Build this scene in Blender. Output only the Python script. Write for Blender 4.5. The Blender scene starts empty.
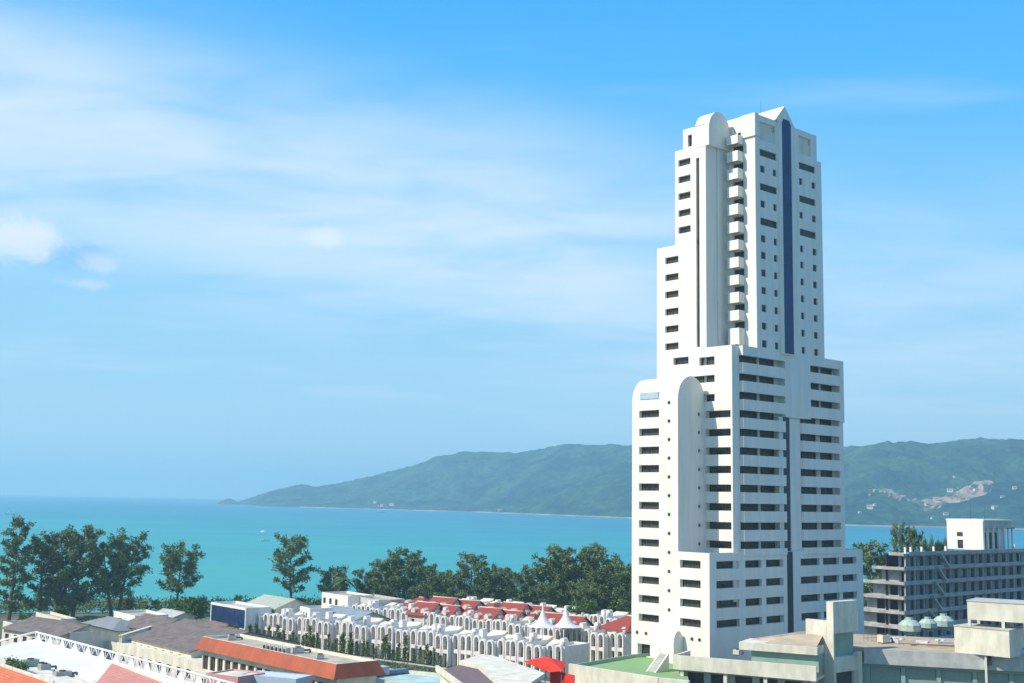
import bpy, bmesh, math, random
from math import sin, cos, atan, atan2, radians, pi, sqrt
from mathutils import Vector, Matrix, noise as mnoise

# ------------------------------------------------------------------ camera, light, exposure
F = 1180.0; H = 30.5; ROLL = radians(1.0); PITCH = atan(158.5/F)
_fw = Vector((0, cos(PITCH), sin(PITCH))); _r0 = Vector((1, 0, 0)); _u0 = _r0.cross(_fw)
_R = _r0*cos(ROLL)+_u0*sin(ROLL); _UP = -_r0*sin(ROLL)+_u0*cos(ROLL); _C = Vector((0, 0, H))
sc = bpy.context.scene; col = sc.collection
cam_d = bpy.data.cameras.new('camera'); cam = bpy.data.objects.new('camera', cam_d); col.objects.link(cam)
cam_d.sensor_width = 36; cam_d.lens = 36*F/1024; cam_d.clip_end = 60000; cam_d.clip_start = 0.5
m3 = Matrix((_R, _UP, -_fw)).transposed(); cam.matrix_world = Matrix.Translation(_C) @ m3.to_4x4()
sc.camera = cam
LDIR = Vector((1.024, 0.35, -1.06)).normalized()          # direction the sunlight travels
SUN_EL = math.asin(-LDIR.z); SUN_AZ = atan2(-LDIR.x, -LDIR.y)
sun_d = bpy.data.lights.new('sun', 'SUN'); sun_d.energy = 4.3; sun_d.angle = radians(0.5); sun_d.color = (1.0, 0.94, 0.80)
sun = bpy.data.objects.new('sun', sun_d); col.objects.link(sun); sun.rotation_euler = LDIR.to_track_quat('-Z', 'Y').to_euler(); sun.location = (-200, -100, 300)
sc.view_settings.view_transform = 'Standard'; sc.view_settings.look = 'None'; sc.view_settings.exposure = 0.36; sc.view_settings.gamma = 1
sc.cycles.volume_bounces = 1; sc.cycles.max_bounces = 6; sc.cycles.transparent_max_bounces = 6

def ray(x, y): return _fw*F+_R*(x-512)+_UP*(341.5-y)
def onz(x, y, z): r = ray(x, y); return _C+r*((z-H)/r.z)
def aty(x, y, Y): r = ray(x, y); return _C+r*(Y/r.y)

class NT:
    def __init__(s, nt): s.nt = nt; s.n = nt.nodes; s.l = nt.links
    def add(s, t, **k):
        n = s.n.new(t)
        for a, b in k.items(): setattr(n, a, b)
        return n
    def inp(s, n, i, v):
        if hasattr(v, 'is_linked') or isinstance(v, bpy.types.NodeSocket): s.l.new(v, n.inputs[i])
        else: n.inputs[i].default_value = v
    def math(s, op, a, b=0.0, c=0.0, clamp=False):
        n = s.add('ShaderNodeMath', operation=op, use_clamp=clamp)
        s.inp(n, 0, a); s.inp(n, 1, b); s.inp(n, 2, c); return n.outputs[0]
    def mix(s, f, a, b, blend='MIX'):
        n = s.add('ShaderNodeMix', data_type='RGBA', blend_type=blend)
        s.inp(n, 0, f); s.inp(n, 6, a); s.inp(n, 7, b); return n.outputs[2]
    def noise(s, vec, scale, detail=4, rough=.55, dist=0):
        n = s.add('ShaderNodeTexNoise'); n.inputs['Scale'].default_value = scale; n.inputs['Detail'].default_value = detail
        n.inputs['Roughness'].default_value = rough; n.inputs['Distortion'].default_value = dist
        if vec is not None: s.l.new(vec, n.inputs['Vector'])
        return n.outputs[0]
    def ss(s, v, a, b):
        n = s.add('ShaderNodeMapRange', interpolation_type='SMOOTHSTEP'); s.inp(n, 0, v); n.inputs[1].default_value = a; n.inputs[2].default_value = b
        return n.outputs[0]
def c4(c): return (c[0], c[1], c[2], 1)

# world: physical sky with thin high cloud and two small puffs
w = bpy.data.worlds.new('World'); sc.world = w; w.use_nodes = True
N = NT(w.node_tree); bg = N.n['Background']
tc = N.add('ShaderNodeTexCoord'); sep = N.add('ShaderNodeSeparateXYZ'); N.l.new(tc.outputs['Generated'], sep.inputs[0])
zc = N.math('MAXIMUM', sep.outputs[2], 0.004)
cmb = N.add('ShaderNodeCombineXYZ'); N.l.new(sep.outputs[0], cmb.inputs[0]); N.l.new(sep.outputs[1], cmb.inputs[1]); N.l.new(zc, cmb.inputs[2])
sky = N.add('ShaderNodeTexSky', sky_type='NISHITA'); sky.sun_disc = False; sky.sun_elevation = SUN_EL; sky.sun_rotation = SUN_AZ
sky.air_density = 1.0; sky.dust_density = 0.6; sky.ozone_density = 2.0; sky.altitude = 30
N.l.new(cmb.outputs[0], sky.inputs[0])
hs = N.add('ShaderNodeHueSaturation'); hs.inputs['Saturation'].default_value = 1.0; hs.inputs['Value'].default_value = 1.0
N.l.new(sky.outputs[0], hs.inputs['Color'])
ramp = N.add('ShaderNodeValToRGB'); cr = ramp.color_ramp
N.l.new(zc, ramp.inputs[0])
cr.elements[0].position = 0; cr.elements[0].color = (3.9, 6.0, 7.6, 1)
cr.elements[1].position = .55; cr.elements[1].color = (.35, 2.4, 7.0, 1)
for p, c in ((.08, (3.4, 6.0, 7.9)), (.2, (2.2, 5.6, 8.6)), (.34, (.75, 4.4, 9.2)), (.42, (.5, 3.8, 9.0))):
    e = cr.elements.new(p); e.color = c4(c)
base = N.mix(0.92, hs.outputs[0], ramp.outputs[0])
# cirrus veil: direction projected on a high layer
inv = N.math('DIVIDE', 1.0, N.math('ADD', zc, 0.10))
px_ = N.math('MULTIPLY', sep.outputs[0], inv); py_ = N.math('MULTIPLY', sep.outputs[1], inv)
cv = N.add('ShaderNodeCombineXYZ'); N.l.new(N.math('MULTIPLY', px_, .55), cv.inputs[0]); N.l.new(N.math('MULTIPLY', py_, 1.0), cv.inputs[1])
n1 = N.noise(cv.outputs[0], 1.3, 5, .5, .5); n2 = N.noise(cv.outputs[0], 4.0, 5, .52, .5)
az = N.add('ShaderNodeMath', operation='ARCTAN2'); N.l.new(sep.outputs[0], az.inputs[0]); N.l.new(sep.outputs[1], az.inputs[1]); az = az.outputs[0]
# broad band of veil, higher to the left and sinking to the right
bandc = N.math('SUBTRACT', .215, N.math('MULTIPLY', az, .17))
dd = N.math('ABSOLUTE', N.math('SUBTRACT', zc, bandc))
band = N.math('SUBTRACT', 1.0, N.ss(dd, .015, .155))
fadeR = N.math('SUBTRACT', 1.0, N.math('MULTIPLY', N.ss(az, .0, .28), .45))
veil = N.math('MULTIPLY', N.math('MULTIPLY', band, fadeR), N.ss(N.math('ADD', N.math('MULTIPLY', n1, .65), N.math('MULTIPLY', n2, .35)), .26, .62))
veil = N.math('MULTIPLY', veil, .80)
wsp = N.math('MULTIPLY', N.ss(n1, .5, .75), N.math('MULTIPLY', N.ss(zc, .02, .12), .35))
veil = N.math('MAXIMUM', veil, wsp)
cl = N.mix(veil, base, (6.6, 7.7, 9.0, 1))
def puff(prev, x, y, rx, rz, colr, k):
    d = ray(x, y).normalized(); a0 = atan2(d.x, d.y)
    da = N.math('DIVIDE', N.math('SUBTRACT', az, a0), rx); dz = N.math('DIVIDE', N.math('SUBTRACT', zc, d.z), rz)
    rr = N.math('SQRT', N.math('ADD', N.math('MULTIPLY', da, da), N.math('MULTIPLY', dz, dz)))
    nn = N.noise(tc.outputs['Generated'], 34, 7, .68, .8)
    rr = N.math('ADD', rr, N.math('MULTIPLY', N.math('SUBTRACT', nn, .5), 2.6))
    return N.mix(N.math('MULTIPLY', N.math('SUBTRACT', 1.0, N.ss(rr, .2, 1.3)), k), prev, c4(colr))
cl = puff(cl, 75, 258, .034, .013, (2.2, 5.0, 8.0), .8)
cl = puff(cl, 100, 264, .020, .008, (6.8, 7.6, 8.8), .5)
cl = puff(cl, 85, 284, .020, .005, (6.8, 7.6, 8.8), .45)
cl = puff(cl, 18, 238, .036, .017, (7.8, 8.1, 8.7), .7)
cl = puff(cl, 321, 238, .018, .010, (7.2, 8.0, 8.9), .6)
N.l.new(cl, bg.inputs[0]); bg.inputs[1].default_value = 0.095

# ------------------------------------------------------------------ materials
MATS = {}
def mat(name, c, rough=.7, var=.12, scale=1.5, c2=None, metallic=0, spec=.3, bump=0, bscale=8, obj_rand=0, leaf=False, stretch=None, alpha=None):
    if name in MATS: return MATS[name]
    m = bpy.data.materials.new(name); m.use_nodes = True; N = NT(m.node_tree); b = N.n['Principled BSDF']
    t = N.add('ShaderNodeTexCoord'); vec = t.outputs['Object']
    if stretch:
        mp = N.add('ShaderNodeMapping'); mp.inputs['Scale'].default_value = stretch; N.l.new(vec, mp.inputs[0]); vec = mp.outputs[0]
    lo = tuple(x*(1-var) for x in c) if c2 is None else c2
    f = N.ss(N.noise(vec, scale, 6, .6), .32, .68)
    cc = N.mix(f, c4(lo), c4(c))
    if leaf:
        g = N.add('ShaderNodeNewGeometry'); r = g.outputs['Random Per Island']
        cc = N.mix(r, cc, N.mix(1.0, cc, (1.9, 1.75, 1.2, 1), 'MULTIPLY'))
    if obj_rand:
        oi = N.add('ShaderNodeObjectInfo')
        cc = N.mix(N.math('MULTIPLY', oi.outputs['Random'], obj_rand), cc, c4(c2 or lo))
    N.l.new(cc, b.inputs['Base Color'])
    b.inputs['Roughness'].default_value = rough; b.inputs['Metallic'].default_value = metallic; b.inputs['Specular IOR Level'].default_value = spec
    if leaf:
        b.inputs['Transmission Weight'].default_value = 0
    if bump:
        bp = N.add('ShaderNodeBump'); bp.inputs['Strength'].default_value = bump; bp.inputs['Distance'].default_value = .05
        N.l.new(N.noise(vec, bscale, 5), bp.inputs['Height']); N.l.new(bp.outputs[0], b.inputs['Normal'])
    MATS[name] = m; return m
def tile_mat(name, c, c2, period=.35, axis=1, rough=.8):
    """roof covering with courses running across it and patchy weathering"""
    if name in MATS: return MATS[name]
    m = bpy.data.materials.new(name); m.use_nodes = True; N = NT(m.node_tree); b = N.n['Principled BSDF']
    t = N.add('ShaderNodeTexCoord'); wv = N.add('ShaderNodeTexWave', bands_direction='XYZ'[axis]); wv.inputs['Scale'].default_value = .314/period
    wv.inputs['Distortion'].default_value = .4; N.l.new(t.outputs['Object'], wv.inputs[0])
    f = N.ss(N.noise(t.outputs['Object'], .7, 6, .65), .35, .7)
    f = N.math('ADD', N.math('MULTIPLY', f, .75), N.math('MULTIPLY', wv.outputs['Fac'], .25))
    N.l.new(N.mix(f, c4(c), c4(c2)), b.inputs['Base Color']); b.inputs['Roughness'].default_value = rough
    bp = N.add('ShaderNodeBump'); bp.inputs['Strength'].default_value = .6; bp.inputs['Distance'].default_value = .06
    N.l.new(wv.outputs['Fac'], bp.inputs['Height']); N.l.new(bp.outputs[0], b.inputs['Normal'])
    MATS[name] = m; return m

WHITE = mat('white_painted_concrete', (.84, .79, .69), .75, c2=(.755, .705, .61), scale=.9, stretch=(1, 1, .09), bump=.15)
CREAM = mat('cream_render', (.72, .66, .52), .8, c2=(.62, .56, .43), scale=.5, bump=.15)
CREAMW = mat('off_white_render', (.78, .715, .57), .8, c2=(.60, .54, .42), scale=.6, stretch=(1, 1, .4), bump=.15)
VILLA = mat('villa_white_render', (.85, .785, .72), .8, c2=(.72, .66, .60), scale=.9)
GREYC = mat('weathered_grey_concrete', (.46, .44, .41), .85, c2=(.30, .29, .27), scale=.6, bump=.2)
GREYL = mat('light_grey_concrete', (.54, .52, .47), .8, c2=(.40, .385, .35), scale=.6)
GLASS = mat('dark_window_glass', (.010, .011, .012), .3, c2=(.085, .075, .058), scale=.9, spec=.18, obj_rand=.7)
BLUEG = mat('deep_blue_curtain_glass', (.004, .045, .16), .35, c2=(.003, .03, .10), scale=.3, spec=.25)
FRAME = mat('aluminium_frame', (.12, .12, .115), .5, c2=(.08, .08, .08))
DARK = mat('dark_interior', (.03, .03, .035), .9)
ROOFG = mat('bitumen_flat_roof', (.34, .31, .26), .9, c2=(.20, .18, .15), scale=.4, bump=.3)
BEIGER = mat('beige_flat_roof', (.52, .46, .34), .9, c2=(.36, .32, .24), scale=.35, bump=.2)
PINKR = mat('dusty_pink_deck', (.52, .40, .27), .9, c2=(.36, .30, .22), scale=.4, bump=.2)
GREEND = mat('green_roof_deck', (.19, .36, .12), .85, c2=(.26, .36, .18), scale=.35)
ORANGE = mat('terracotta_fascia', (.46, .105, .045), .75, c2=(.33, .085, .04), scale=.5, stretch=(1, 1, .4))
REDT = tile_mat('red_roof_tiles', (.33, .04, .025), (.21, .045, .03), .5)
SALMON = tile_mat('salmon_roof_tiles', (.58, .24, .18), (.48, .18, .14), .4)
BROWNT = tile_mat('weathered_brown_tiles', (.22, .165, .13), (.10, .082, .078), .6)
GREYT = tile_mat('grey_sheet_roof', (.26, .27, .27), (.18, .19, .19), .6)
PURPT = tile_mat('brown_sheet_roof', (.17, .115, .115), (.13, .09, .09), .5)
GREENW = mat('grey_green_wall', (.30, .42, .32), .7, c2=(.25, .36, .28), scale=.4)
TURQ = mat('pale_turquoise_roof', (.46, .62, .56), .8, c2=(.36, .46, .44), scale=.35)
MEMB = mat('white_roof_sheeting', (.80, .77, .745), .6, c2=(.66, .63, .61), scale=.25, stretch=(1, .3, 1))
SIGNB = mat('blue_glazing', (.010, .035, .12), .25, c2=(.006, .02, .07), scale=.5, spec=.5)
REDC = mat('bright_red_awning_cloth', (.80, .05, .02), .7, c2=(.66, .035, .02), scale=.6)
TANK = mat('pale_green_fibreglass', (.44, .53, .45), .6, c2=(.33, .41, .35), scale=1.5)
BARK = mat('grey_brown_bark', (.16, .13, .10), .9, c2=(.09, .075, .06), scale=3)
LEAF = mat('casuarina_needles', (.125, .175, .070), .75, c2=(.060, .100, .045), scale=.35, leaf=True, spec=.2)
LEAFB = mat('bright_green_leaves', (.075, .135, .028), .7, c2=(.05, .095, .02), scale=.5, leaf=True, spec=.25)
PALM = mat('palm_fronds', (.05, .095, .03), .65, c2=(.035, .06, .02), leaf=True, spec=.3)
HULL = mat('white_boat_paint', (.8, .8, .8), .4)

# ------------------------------------------------------------------ mesh helpers
class MB:
    def __init__(s): s.v = []; s.f = []; s.m = []; s.mats = []; s.smooth = []
    def mi(s, m):
        if m not in s.mats: s.mats.append(m)
        return s.mats.index(m)
    def poly(s, pts, m, smooth=False):
        i = len(s.v); s.v += [tuple(p) for p in pts]; s.f.append(tuple(range(i, i+len(pts)))); s.m.append(s.mi(m)); s.smooth.append(smooth)
    def box(s, x0, x1, y0, y1, z0, z1, m):
        i = len(s.v); k = s.mi(m)
        s.v += [(x0, y0, z0), (x1, y0, z0), (x1, y1, z0), (x0, y1, z0), (x0, y0, z1), (x1, y0, z1), (x1, y1, z1), (x0, y1, z1)]
        for f in ((0, 3, 2, 1), (4, 5, 6, 7), (0, 1, 5, 4), (1, 2, 6, 5), (2, 3, 7, 6), (3, 0, 4, 7)):
            s.f.append(tuple(i+j for j in f)); s.m.append(k); s.smooth.append(False)
    def prism(s, pts, z0, z1, m):
        n = len(pts); i = len(s.v); k = s.mi(m)
        s.v += [(p[0], p[1], z0) for p in pts]+[(p[0], p[1], z1) for p in pts]
        fs = [tuple(range(n-1, -1, -1)), tuple(range(n, 2*n))]+[(j, (j+1) % n, n+(j+1) % n, n+j) for j in range(n)]
        for f in fs: s.f.append(tuple(i+j for j in f)); s.m.append(k); s.smooth.append(False)
    def extr(s, pts, d, m, smooth=False):
        """closed profile (3D points) swept by vector d"""
        n = len(pts); i = len(s.v); k = s.mi(m); d = Vector(d)
        s.v += [tuple(p) for p in pts]+[tuple(Vector(p)+d) for p in pts]
        fs = [tuple(range(n-1, -1, -1)), tuple(range(n, 2*n))]+[(j, (j+1) % n, n+(j+1) % n, n+j) for j in range(n)]
        for q, f in enumerate(fs): s.f.append(tuple(i+j for j in f)); s.m.append(k); s.smooth.append(smooth and q > 1)
    def tube(s, p0, p1, r0, r1, m, n=7, caps=True):
        p0 = Vector(p0); p1 = Vector(p1); d = (p1-p0)
        if d.length < 1e-5: return
        q = d.to_track_quat('Z', 'Y'); i = len(s.v); k = s.mi(m)
        for p, r in ((p0, r0), (p1, r1)):
            for a in range(n): s.v.append(tuple(p+q @ Vector((r*cos(2*pi*a/n), r*sin(2*pi*a/n), 0))))
        for a in range(n): s.f.append((i+a, i+(a+1) % n, i+n+(a+1) % n, i+n+a)); s.m.append(k); s.smooth.append(True)
        if caps:
            s.f.append(tuple(i+a for a in range(n-1, -1, -1))); s.f.append(tuple(i+n+a for a in range(n))); s.m += [k, k]; s.smooth += [False, False]
    def build(s, name, parent=None, loc=None):
        me = bpy.data.meshes.new(name); me.from_pydata(s.v, [], s.f)
        for m in s.mats: me.materials.append(m)
        me.polygons.foreach_set('material_index', s.m); me.polygons.foreach_set('use_smooth', s.smooth); me.update()
        o = bpy.data.objects.new(name, me); col.objects.link(o); o.parent = parent
        if loc: o.location = loc
        return o
def tag(o, label=None, cat=None, group=None, kind=None):
    for k, v in (('label', label), ('category', cat), ('group', group), ('kind', kind)):
        if v: o[k] = v
    return o
def empty(name, loc, yaw, label, cat, group=None):
    o = bpy.data.objects.new(name, None); col.objects.link(o); o.location = loc; o.rotation_euler = (0, 0, yaw); return tag(o, label, cat, group)
def copy_tree(o, parent=None):
    c = o.copy(); col.objects.link(c); c.parent = parent
    for ch in list(o.children): copy_tree(ch, c)
    return c
def facade(mb, kind, pos, a0, a1, z0, z1, holes, depth, m):
    """wall sheet with real openings; kind 'u': faces -y at y=pos, 'v': faces -x at x=pos"""
    P = (lambda a, z, d=0: (a, pos+d, z)) if kind == 'u' else (lambda a, z, d=0: (pos+d, a, z))
    xs = sorted({a0, a1}|{h[0] for h in holes}|{h[1] for h in holes}); zs = sorted({z0, z1}|{h[2] for h in holes}|{h[3] for h in holes})
    for j in range(len(zs)-1):
        run = None
        for i in range(len(xs)-1):
            cx = (xs[i]+xs[i+1])/2; cz = (zs[j]+zs[j+1])/2
            inh = any(h[0] < cx < h[1] and h[2] < cz < h[3] for h in holes)
            if not inh: run = xs[i] if run is None else run
            if run is not None and (inh or i == len(xs)-2):
                e = xs[i] if inh else xs[i+1]
                mb.poly([P(run, zs[j]), P(e, zs[j]), P(e, zs[j+1]), P(run, zs[j+1])], m); run = None
    for (b0, b1, c0, c1) in holes:
        mb.poly([P(b0, c0), P(b1, c0), P(b1, c0, depth), P(b0, c0, depth)], m); mb.poly([P(b0, c1), P(b1, c1), P(b1, c1, depth), P(b0, c1, depth)], m)
        mb.poly([P(b0, c0), P(b0, c1), P(b0, c1, depth), P(b0, c0, depth)], m); mb.poly([P(b1, c0), P(b1, c1), P(b1, c1, depth), P(b1, c0, depth)], m)
_win = {}
def window(parent, kind, pos, h, depth, name='window', mull=2, glass=None, fr=.07):
    """glazed unit filling the opening h, set back by depth; meshes are shared"""
    w_ = round(h[1]-h[0], 2); z_ = round(h[3]-h[2], 2); key = (w_, z_, mull, name, glass)
    if key not in _win:
        mb = MB(); g = glass or GLASS; a = w_/2; b = z_/2
        mb.box(-a+.02, a-.02, .04, .08, -b+.02, b-.02, g); o = mb.build(name, parent); mf = MB()
        for x in [-a, a-fr]+[-a+(i+1)*w_/(mull+1)-fr/2 for i in range(mull)]: mf.box(x, x+fr, -.02, .035, -b, b, FRAME)
        for z0 in (-b, b-fr): mf.box(-a+fr, a-fr, -.018, .033, z0, z0+fr, FRAME)
        f = mf.build('frame', o); _win[key] = (o.data, f.data)
    else:
        o = bpy.data.objects.new(name, _win[key][0]); col.objects.link(o); o.parent = parent
        f = bpy.data.objects.new('frame', _win[key][1]); col.objects.link(f); f.parent = o
    ac = (h[0]+h[1])/2; zc_ = (h[2]+h[3])/2
    if kind == 'u': o.location = (ac, pos+depth, zc_)
    else: o.location = (pos+depth, ac, zc_); o.rotation_euler = (0, 0, -pi/2)
    return o
_port = {}
def porthole(parent, kind, pos, a, z, r=.32):
    """round window: ring plate over a square opening with glass set behind"""
    if r not in _port:
        mb = MB(); n = 16; s_ = r*1.25
        for i in range(n):
            t0 = 2*pi*i/n; t1 = 2*pi*(i+1)/n
            def sq(t): k = s_/max(abs(cos(t)), abs(sin(t))); return (k*cos(t), -.02, k*sin(t))
            mb.poly([sq(t0), sq(t1), (r*cos(t1), -.02, r*sin(t1)), (r*cos(t0), -.02, r*sin(t0))], WHITE)
            mb.poly([(r*cos(t0), -.02, r*sin(t0)), (r*cos(t1), -.02, r*sin(t1)), (r*cos(t1), .2, r*sin(t1)), (r*cos(t0), .2, r*sin(t0))], WHITE)
        mb.poly([(r*cos(2*pi*i/n), .18, r*sin(2*pi*i/n)) for i in range(n)], GLASS)
        o = mb.build('porthole', parent); _port[r] = o.data
    else:
        o = bpy.data.objects.new('porthole', _port[r]); col.objects.link(o); o.parent = parent
    if kind == 'u': o.location = (a, pos, z)
    else: o.location = (pos, a, z); o.rotation_euler = (0, 0, -pi/2)
def hsq(a, z, r=.32): return (a-r*1.2, a+r*1.2, z-r*1.2, z+r*1.2)

# ------------------------------------------------------------------ setting: sea, land, hills
def sheet(name, pts, z, m):
    mb = MB(); mb.poly([(x, y, z) for x, y in pts], m); return mb
m = bpy.data.materials.new('sea_water'); m.use_nodes = True; N = NT(m.node_tree); b = N.n['Principled BSDF']
t = N.add('ShaderNodeTexCoord'); sp = N.add('ShaderNodeSeparateXYZ'); N.l.new(t.outputs['Object'], sp.inputs[0])
mp = N.add('ShaderNodeMapping'); mp.inputs['Scale'].default_value = (.25, 1, 1); N.l.new(t.outputs['Object'], mp.inputs[0])
nz = N.noise(mp.outputs[0], .006, 5, .6)
# turquoise sand shallows inshore, bluer deep water farther out
dist = N.math('ADD', sp.outputs[1], N.math('MULTIPLY', N.math('SUBTRACT', nz, .5), 900))
dist = N.math('ADD', dist, N.math('MULTIPLY', sp.outputs[0], .9))
rp = N.add('ShaderNodeValToRGB'); N.l.new(N.math('DIVIDE', dist, 5000.0), rp.inputs[0]); r_ = rp.color_ramp
r_.elements[0].position = .05; r_.elements[0].color = (.05, .34, .30, 1); r_.elements[1].position = 1; r_.elements[1].color = (.012, .17, .27, 1)
for p, c in ((.14, (.026, .30, .30)), (.24, (.014, .235, .29)), (.4, (.010, .18, .28))): r_.elements.new(p).color = c4(c)
mp3 = N.add('ShaderNodeMapping'); mp3.inputs['Scale'].default_value = (.12, 1, 1); N.l.new(t.outputs['Object'], mp3.inputs[0])
st = N.ss(N.noise(mp3.outputs[0], .02, 6, .65, .5), .35, .7); st2 = N.ss(N.noise(t.outputs['Object'], .004, 4, .6), .4, .65)
wc = N.mix(N.math('MULTIPLY', st, .30), rp.outputs[0], (.09, .40, .42, 1)); wc = N.mix(N.math('MULTIPLY', st2, .22), wc, (.008, .16, .26, 1))
N.l.new(wc, b.inputs['Base Color']); b.inputs['Roughness'].default_value = .45; b.inputs['Specular IOR Level'].default_value = .25; b.inputs['IOR'].default_value = 1.33
bp = N.add('ShaderNodeBump'); bp.inputs['Strength'].default_value = .6; bp.inputs['Distance'].default_value = .7
mp2 = N.add('ShaderNodeMapping'); mp2.inputs['Scale'].default_value = (.5, 1, 1); N.l.new(t.outputs['Object'], mp2.inputs[0])
N.l.new(N.noise(mp2.outputs[0], .12, 6, .65), bp.inputs['Height']); N.l.new(bp.outputs[0], b.inputs['Normal'])
SEA = m
XE = 9800
tag(sheet('sea', [(-XE, -2000), (XE, -2000), (XE, 9500), (-XE, 9500)], -1.0, SEA).build('sea'), 'turquoise bay stretching to the horizon', None, None, 'structure')
SAND = mat('beach_sand', (.62, .54, .40), .95, c2=(.5, .43, .32), scale=.3)
GROUND = mat('town_ground', (.17, .15, .12), .95, c2=(.06, .085, .035), scale=.06, bump=.3, bscale=1)
shore = [(-900, 285), (-300, 300), (-140, 316), (-60, 334), (60, 385), (200, 470), (500, 560), (1500, 700)]
mb = MB(); mb.poly([(x, y+14, -.9) for x, y in shore]+[(1500, 500, -.9), (-900, 200, -.9)][0:2], SAND)
mb = MB()
for (xa, ya), (xb, yb) in zip(shore, shore[1:]):
    mb.poly([(xa, ya-14, -.02), (xb, yb-14, -.02), (xb, yb-2, -1.1), (xa, ya-2, -1.1)], SAND)
tag(mb.build('beach'), None, None, None, 'structure')
mb = MB(); mb.poly([(x, y-14, 0) for x, y in reversed(shore)]+[(-900, -400, 0), (1500, -400, 0)], GROUND)
tag(mb.build('ground'), None, None, None, 'structure')
# villa street between the front townhouse row and the orange roofed block
ASPH = mat('asphalt', (.075, .072, .065), .9, c2=(.05, .05, .045), scale=.3)
GRASS = mat('verge_grass', (.07, .12, .03), .95, c2=(.045, .075, .022), scale=.4)
def seg(p, q, o0, o1, z):
    d = (q-p).normalized(); n = Vector((d.y, -d.x, 0))   # n points towards the camera side
    return [p+n*o0+Vector((0, 0, z)), q+n*o0+Vector((0, 0, z)), q+n*o1+Vector((0, 0, z)), p+n*o1+Vector((0, 0, z))]
RA = onz(250, 640, 0); RB = onz(455, 667, 0); rd = (RB-RA).normalized(); rn = Vector((rd.y, -rd.x, 0))
RA2 = RA-rd*40; RB2 = RB+rd*60
mb = MB(); mb.poly(seg(RA2, RB2, 2.6, 3.4, .125), GREYL)
for s0, s1 in ((2.6, 2.6), (3.4, 3.4)):
    mb.poly([*seg(RA2, RB2, s0, s0, 0.0)[:2], *reversed(seg(RA2, RB2, s0, s0, .125)[:2])], GREYL)
tag(mb.build('kerb'), None, None, None, 'structure')
mb = MB(); mb.poly(seg(RA2, RB2, 3.4, 10.5, .008), ASPH)
WL = mat('road_paint', (.75, .75, .72), .8)
for i in range(34):
    p = RA2+rd*(i*5.0); mb.poly([p+rn*6.9+Vector((0, 0, .012)), p+rd*2.4+rn*6.9+Vector((0, 0, .012)), p+rd*2.4+rn*7.02+Vector((0, 0, .012)), p+rn*7.02+Vector((0, 0, .012))], WL)
tag(mb.build('road'), None, None, None, 'structure')
mb = MB(); mb.poly(seg(RA2, RB2, .1, 2.6, .012), GRASS); mb.poly(seg(RA2, RB2, 10.5, 16, .012), GRASS)
tag(mb.build('grass_verge'), None, None, None, 'structure')

# hills across the bay
ridge_px = [(236, 503), (249, 498), (273, 490.5), (301, 483.5), (316, 487), (346, 481), (389, 472), (415, 464), (436, 456), (466, 450.6), (492, 451.5), (518, 452), (535, 449), (565, 442.5), (587, 444), (630, 444), (680, 452), (740, 456), (800, 450), (849, 445), (861, 444), (881, 441.5), (908, 441), (923, 443), (937, 443), (951, 441), (966, 439.4), (980, 437.6), (994, 439), (1009, 436.5), (1030, 436), (1100, 430), (1200, 441), (1400, 460)]
shore_px = [(236, 504), (269, 506.5), (372, 509.5), (479, 512.5), (630, 518.5), (740, 522.5), (860, 526.3), (955, 528), (1024, 530), (1400, 541)]
def lerp(tab, x):
    if x <= tab[0][0]: return tab[0][1]
    for (a, b_), (c, d) in zip(tab, tab[1:]):
        if x <= c: return b_+(d-b_)*(x-a)/(c-a)
    return tab[-1][1]
def hill_pt(x, t):
    s0 = onz(x, lerp(shore_px, x), -1.0); dep = 900+250*mnoise.noise(Vector((x*.012, 3.1, 0)))
    dep *= min(1, .25+(x-236)/160.0)
    r = aty(x, lerp(ridge_px, x), s0.y+dep)
    dirv = Vector((r.x-s0.x, r.y-s0.y, 0)); zr = max(r.z, 0)+1
    k = min(t, 1.0)
    prof = (k**.85)*(.55+.45*k) if t <= 1 else max(0, 1-(t-1)*1.2)
    p = Vector((s0.x, s0.y, 0))+dirv*t
    q = Vector((p.x*.0028, p.y*.0028, 0))
    rough_ = mnoise.fractal(q, .9, 2.1, 6)
    q2 = Vector((p.x*.03, p.y*.03, 5)); fine = mnoise.noise(q2)
    amp = sin(pi*min(t, 1.0))**.8 if t < 1 else 0
    z = -1+zr*prof+zr*.36*rough_*amp+(3.5*fine+2.5*mnoise.noise(q2*2.7))*min(1, t*8)*min(1, zr/40)
    if t < .012: z = -1.3
    return Vector((p.x, p.y, z)), dirv
cols_ = [236+i*2.2 for i in range(520)]; rows_ = [0, .015, .04]+[.07+i*.0235 for i in range(40)]+[1.04, 1.1, 1.2, 1.5, 1.85]
vv = []; clr = []
for x in cols_:
    for t in rows_:
        p, _d = hill_pt(x, t); vv.append(tuple(p))
        # bare ochre clearings cut in the forest above the far shore
        a = -9
        for (cx, ct, rx, rt) in ((893, .36, 26, .05), (928, .25, 17, .05), (905, .28, 12, .04), (960, .30, 26, .035), (984, .37, 10, .03), (944, .30, 12, .05), (1060, .3, 22, .05)):
            a = max(a, 1.25-sqrt(((x-cx)/rx)**2+((t-ct)/rt)**2))
        a = -9 if a < -.2 else a
        a += .8*mnoise.fractal(Vector((x*.35, t*40, 1.3)), .8, 2, 4)
        clr.append(max(0, min(1, a*2.2)))
nr = len(rows_); HTOP = max(108, max(p[2] for p in vv)+4); print('hill top', HTOP)
ff = [(i*nr+j, (i+1)*nr+j, (i+1)*nr+j+1, i*nr+j+1) for i in range(len(cols_)-1) for j in range(nr-1)]
me = bpy.data.meshes.new('hills'); me.from_pydata(vv, [], ff); at = me.attributes.new('clearing', 'FLOAT', 'POINT'); at.data.foreach_set('value', clr)
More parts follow.
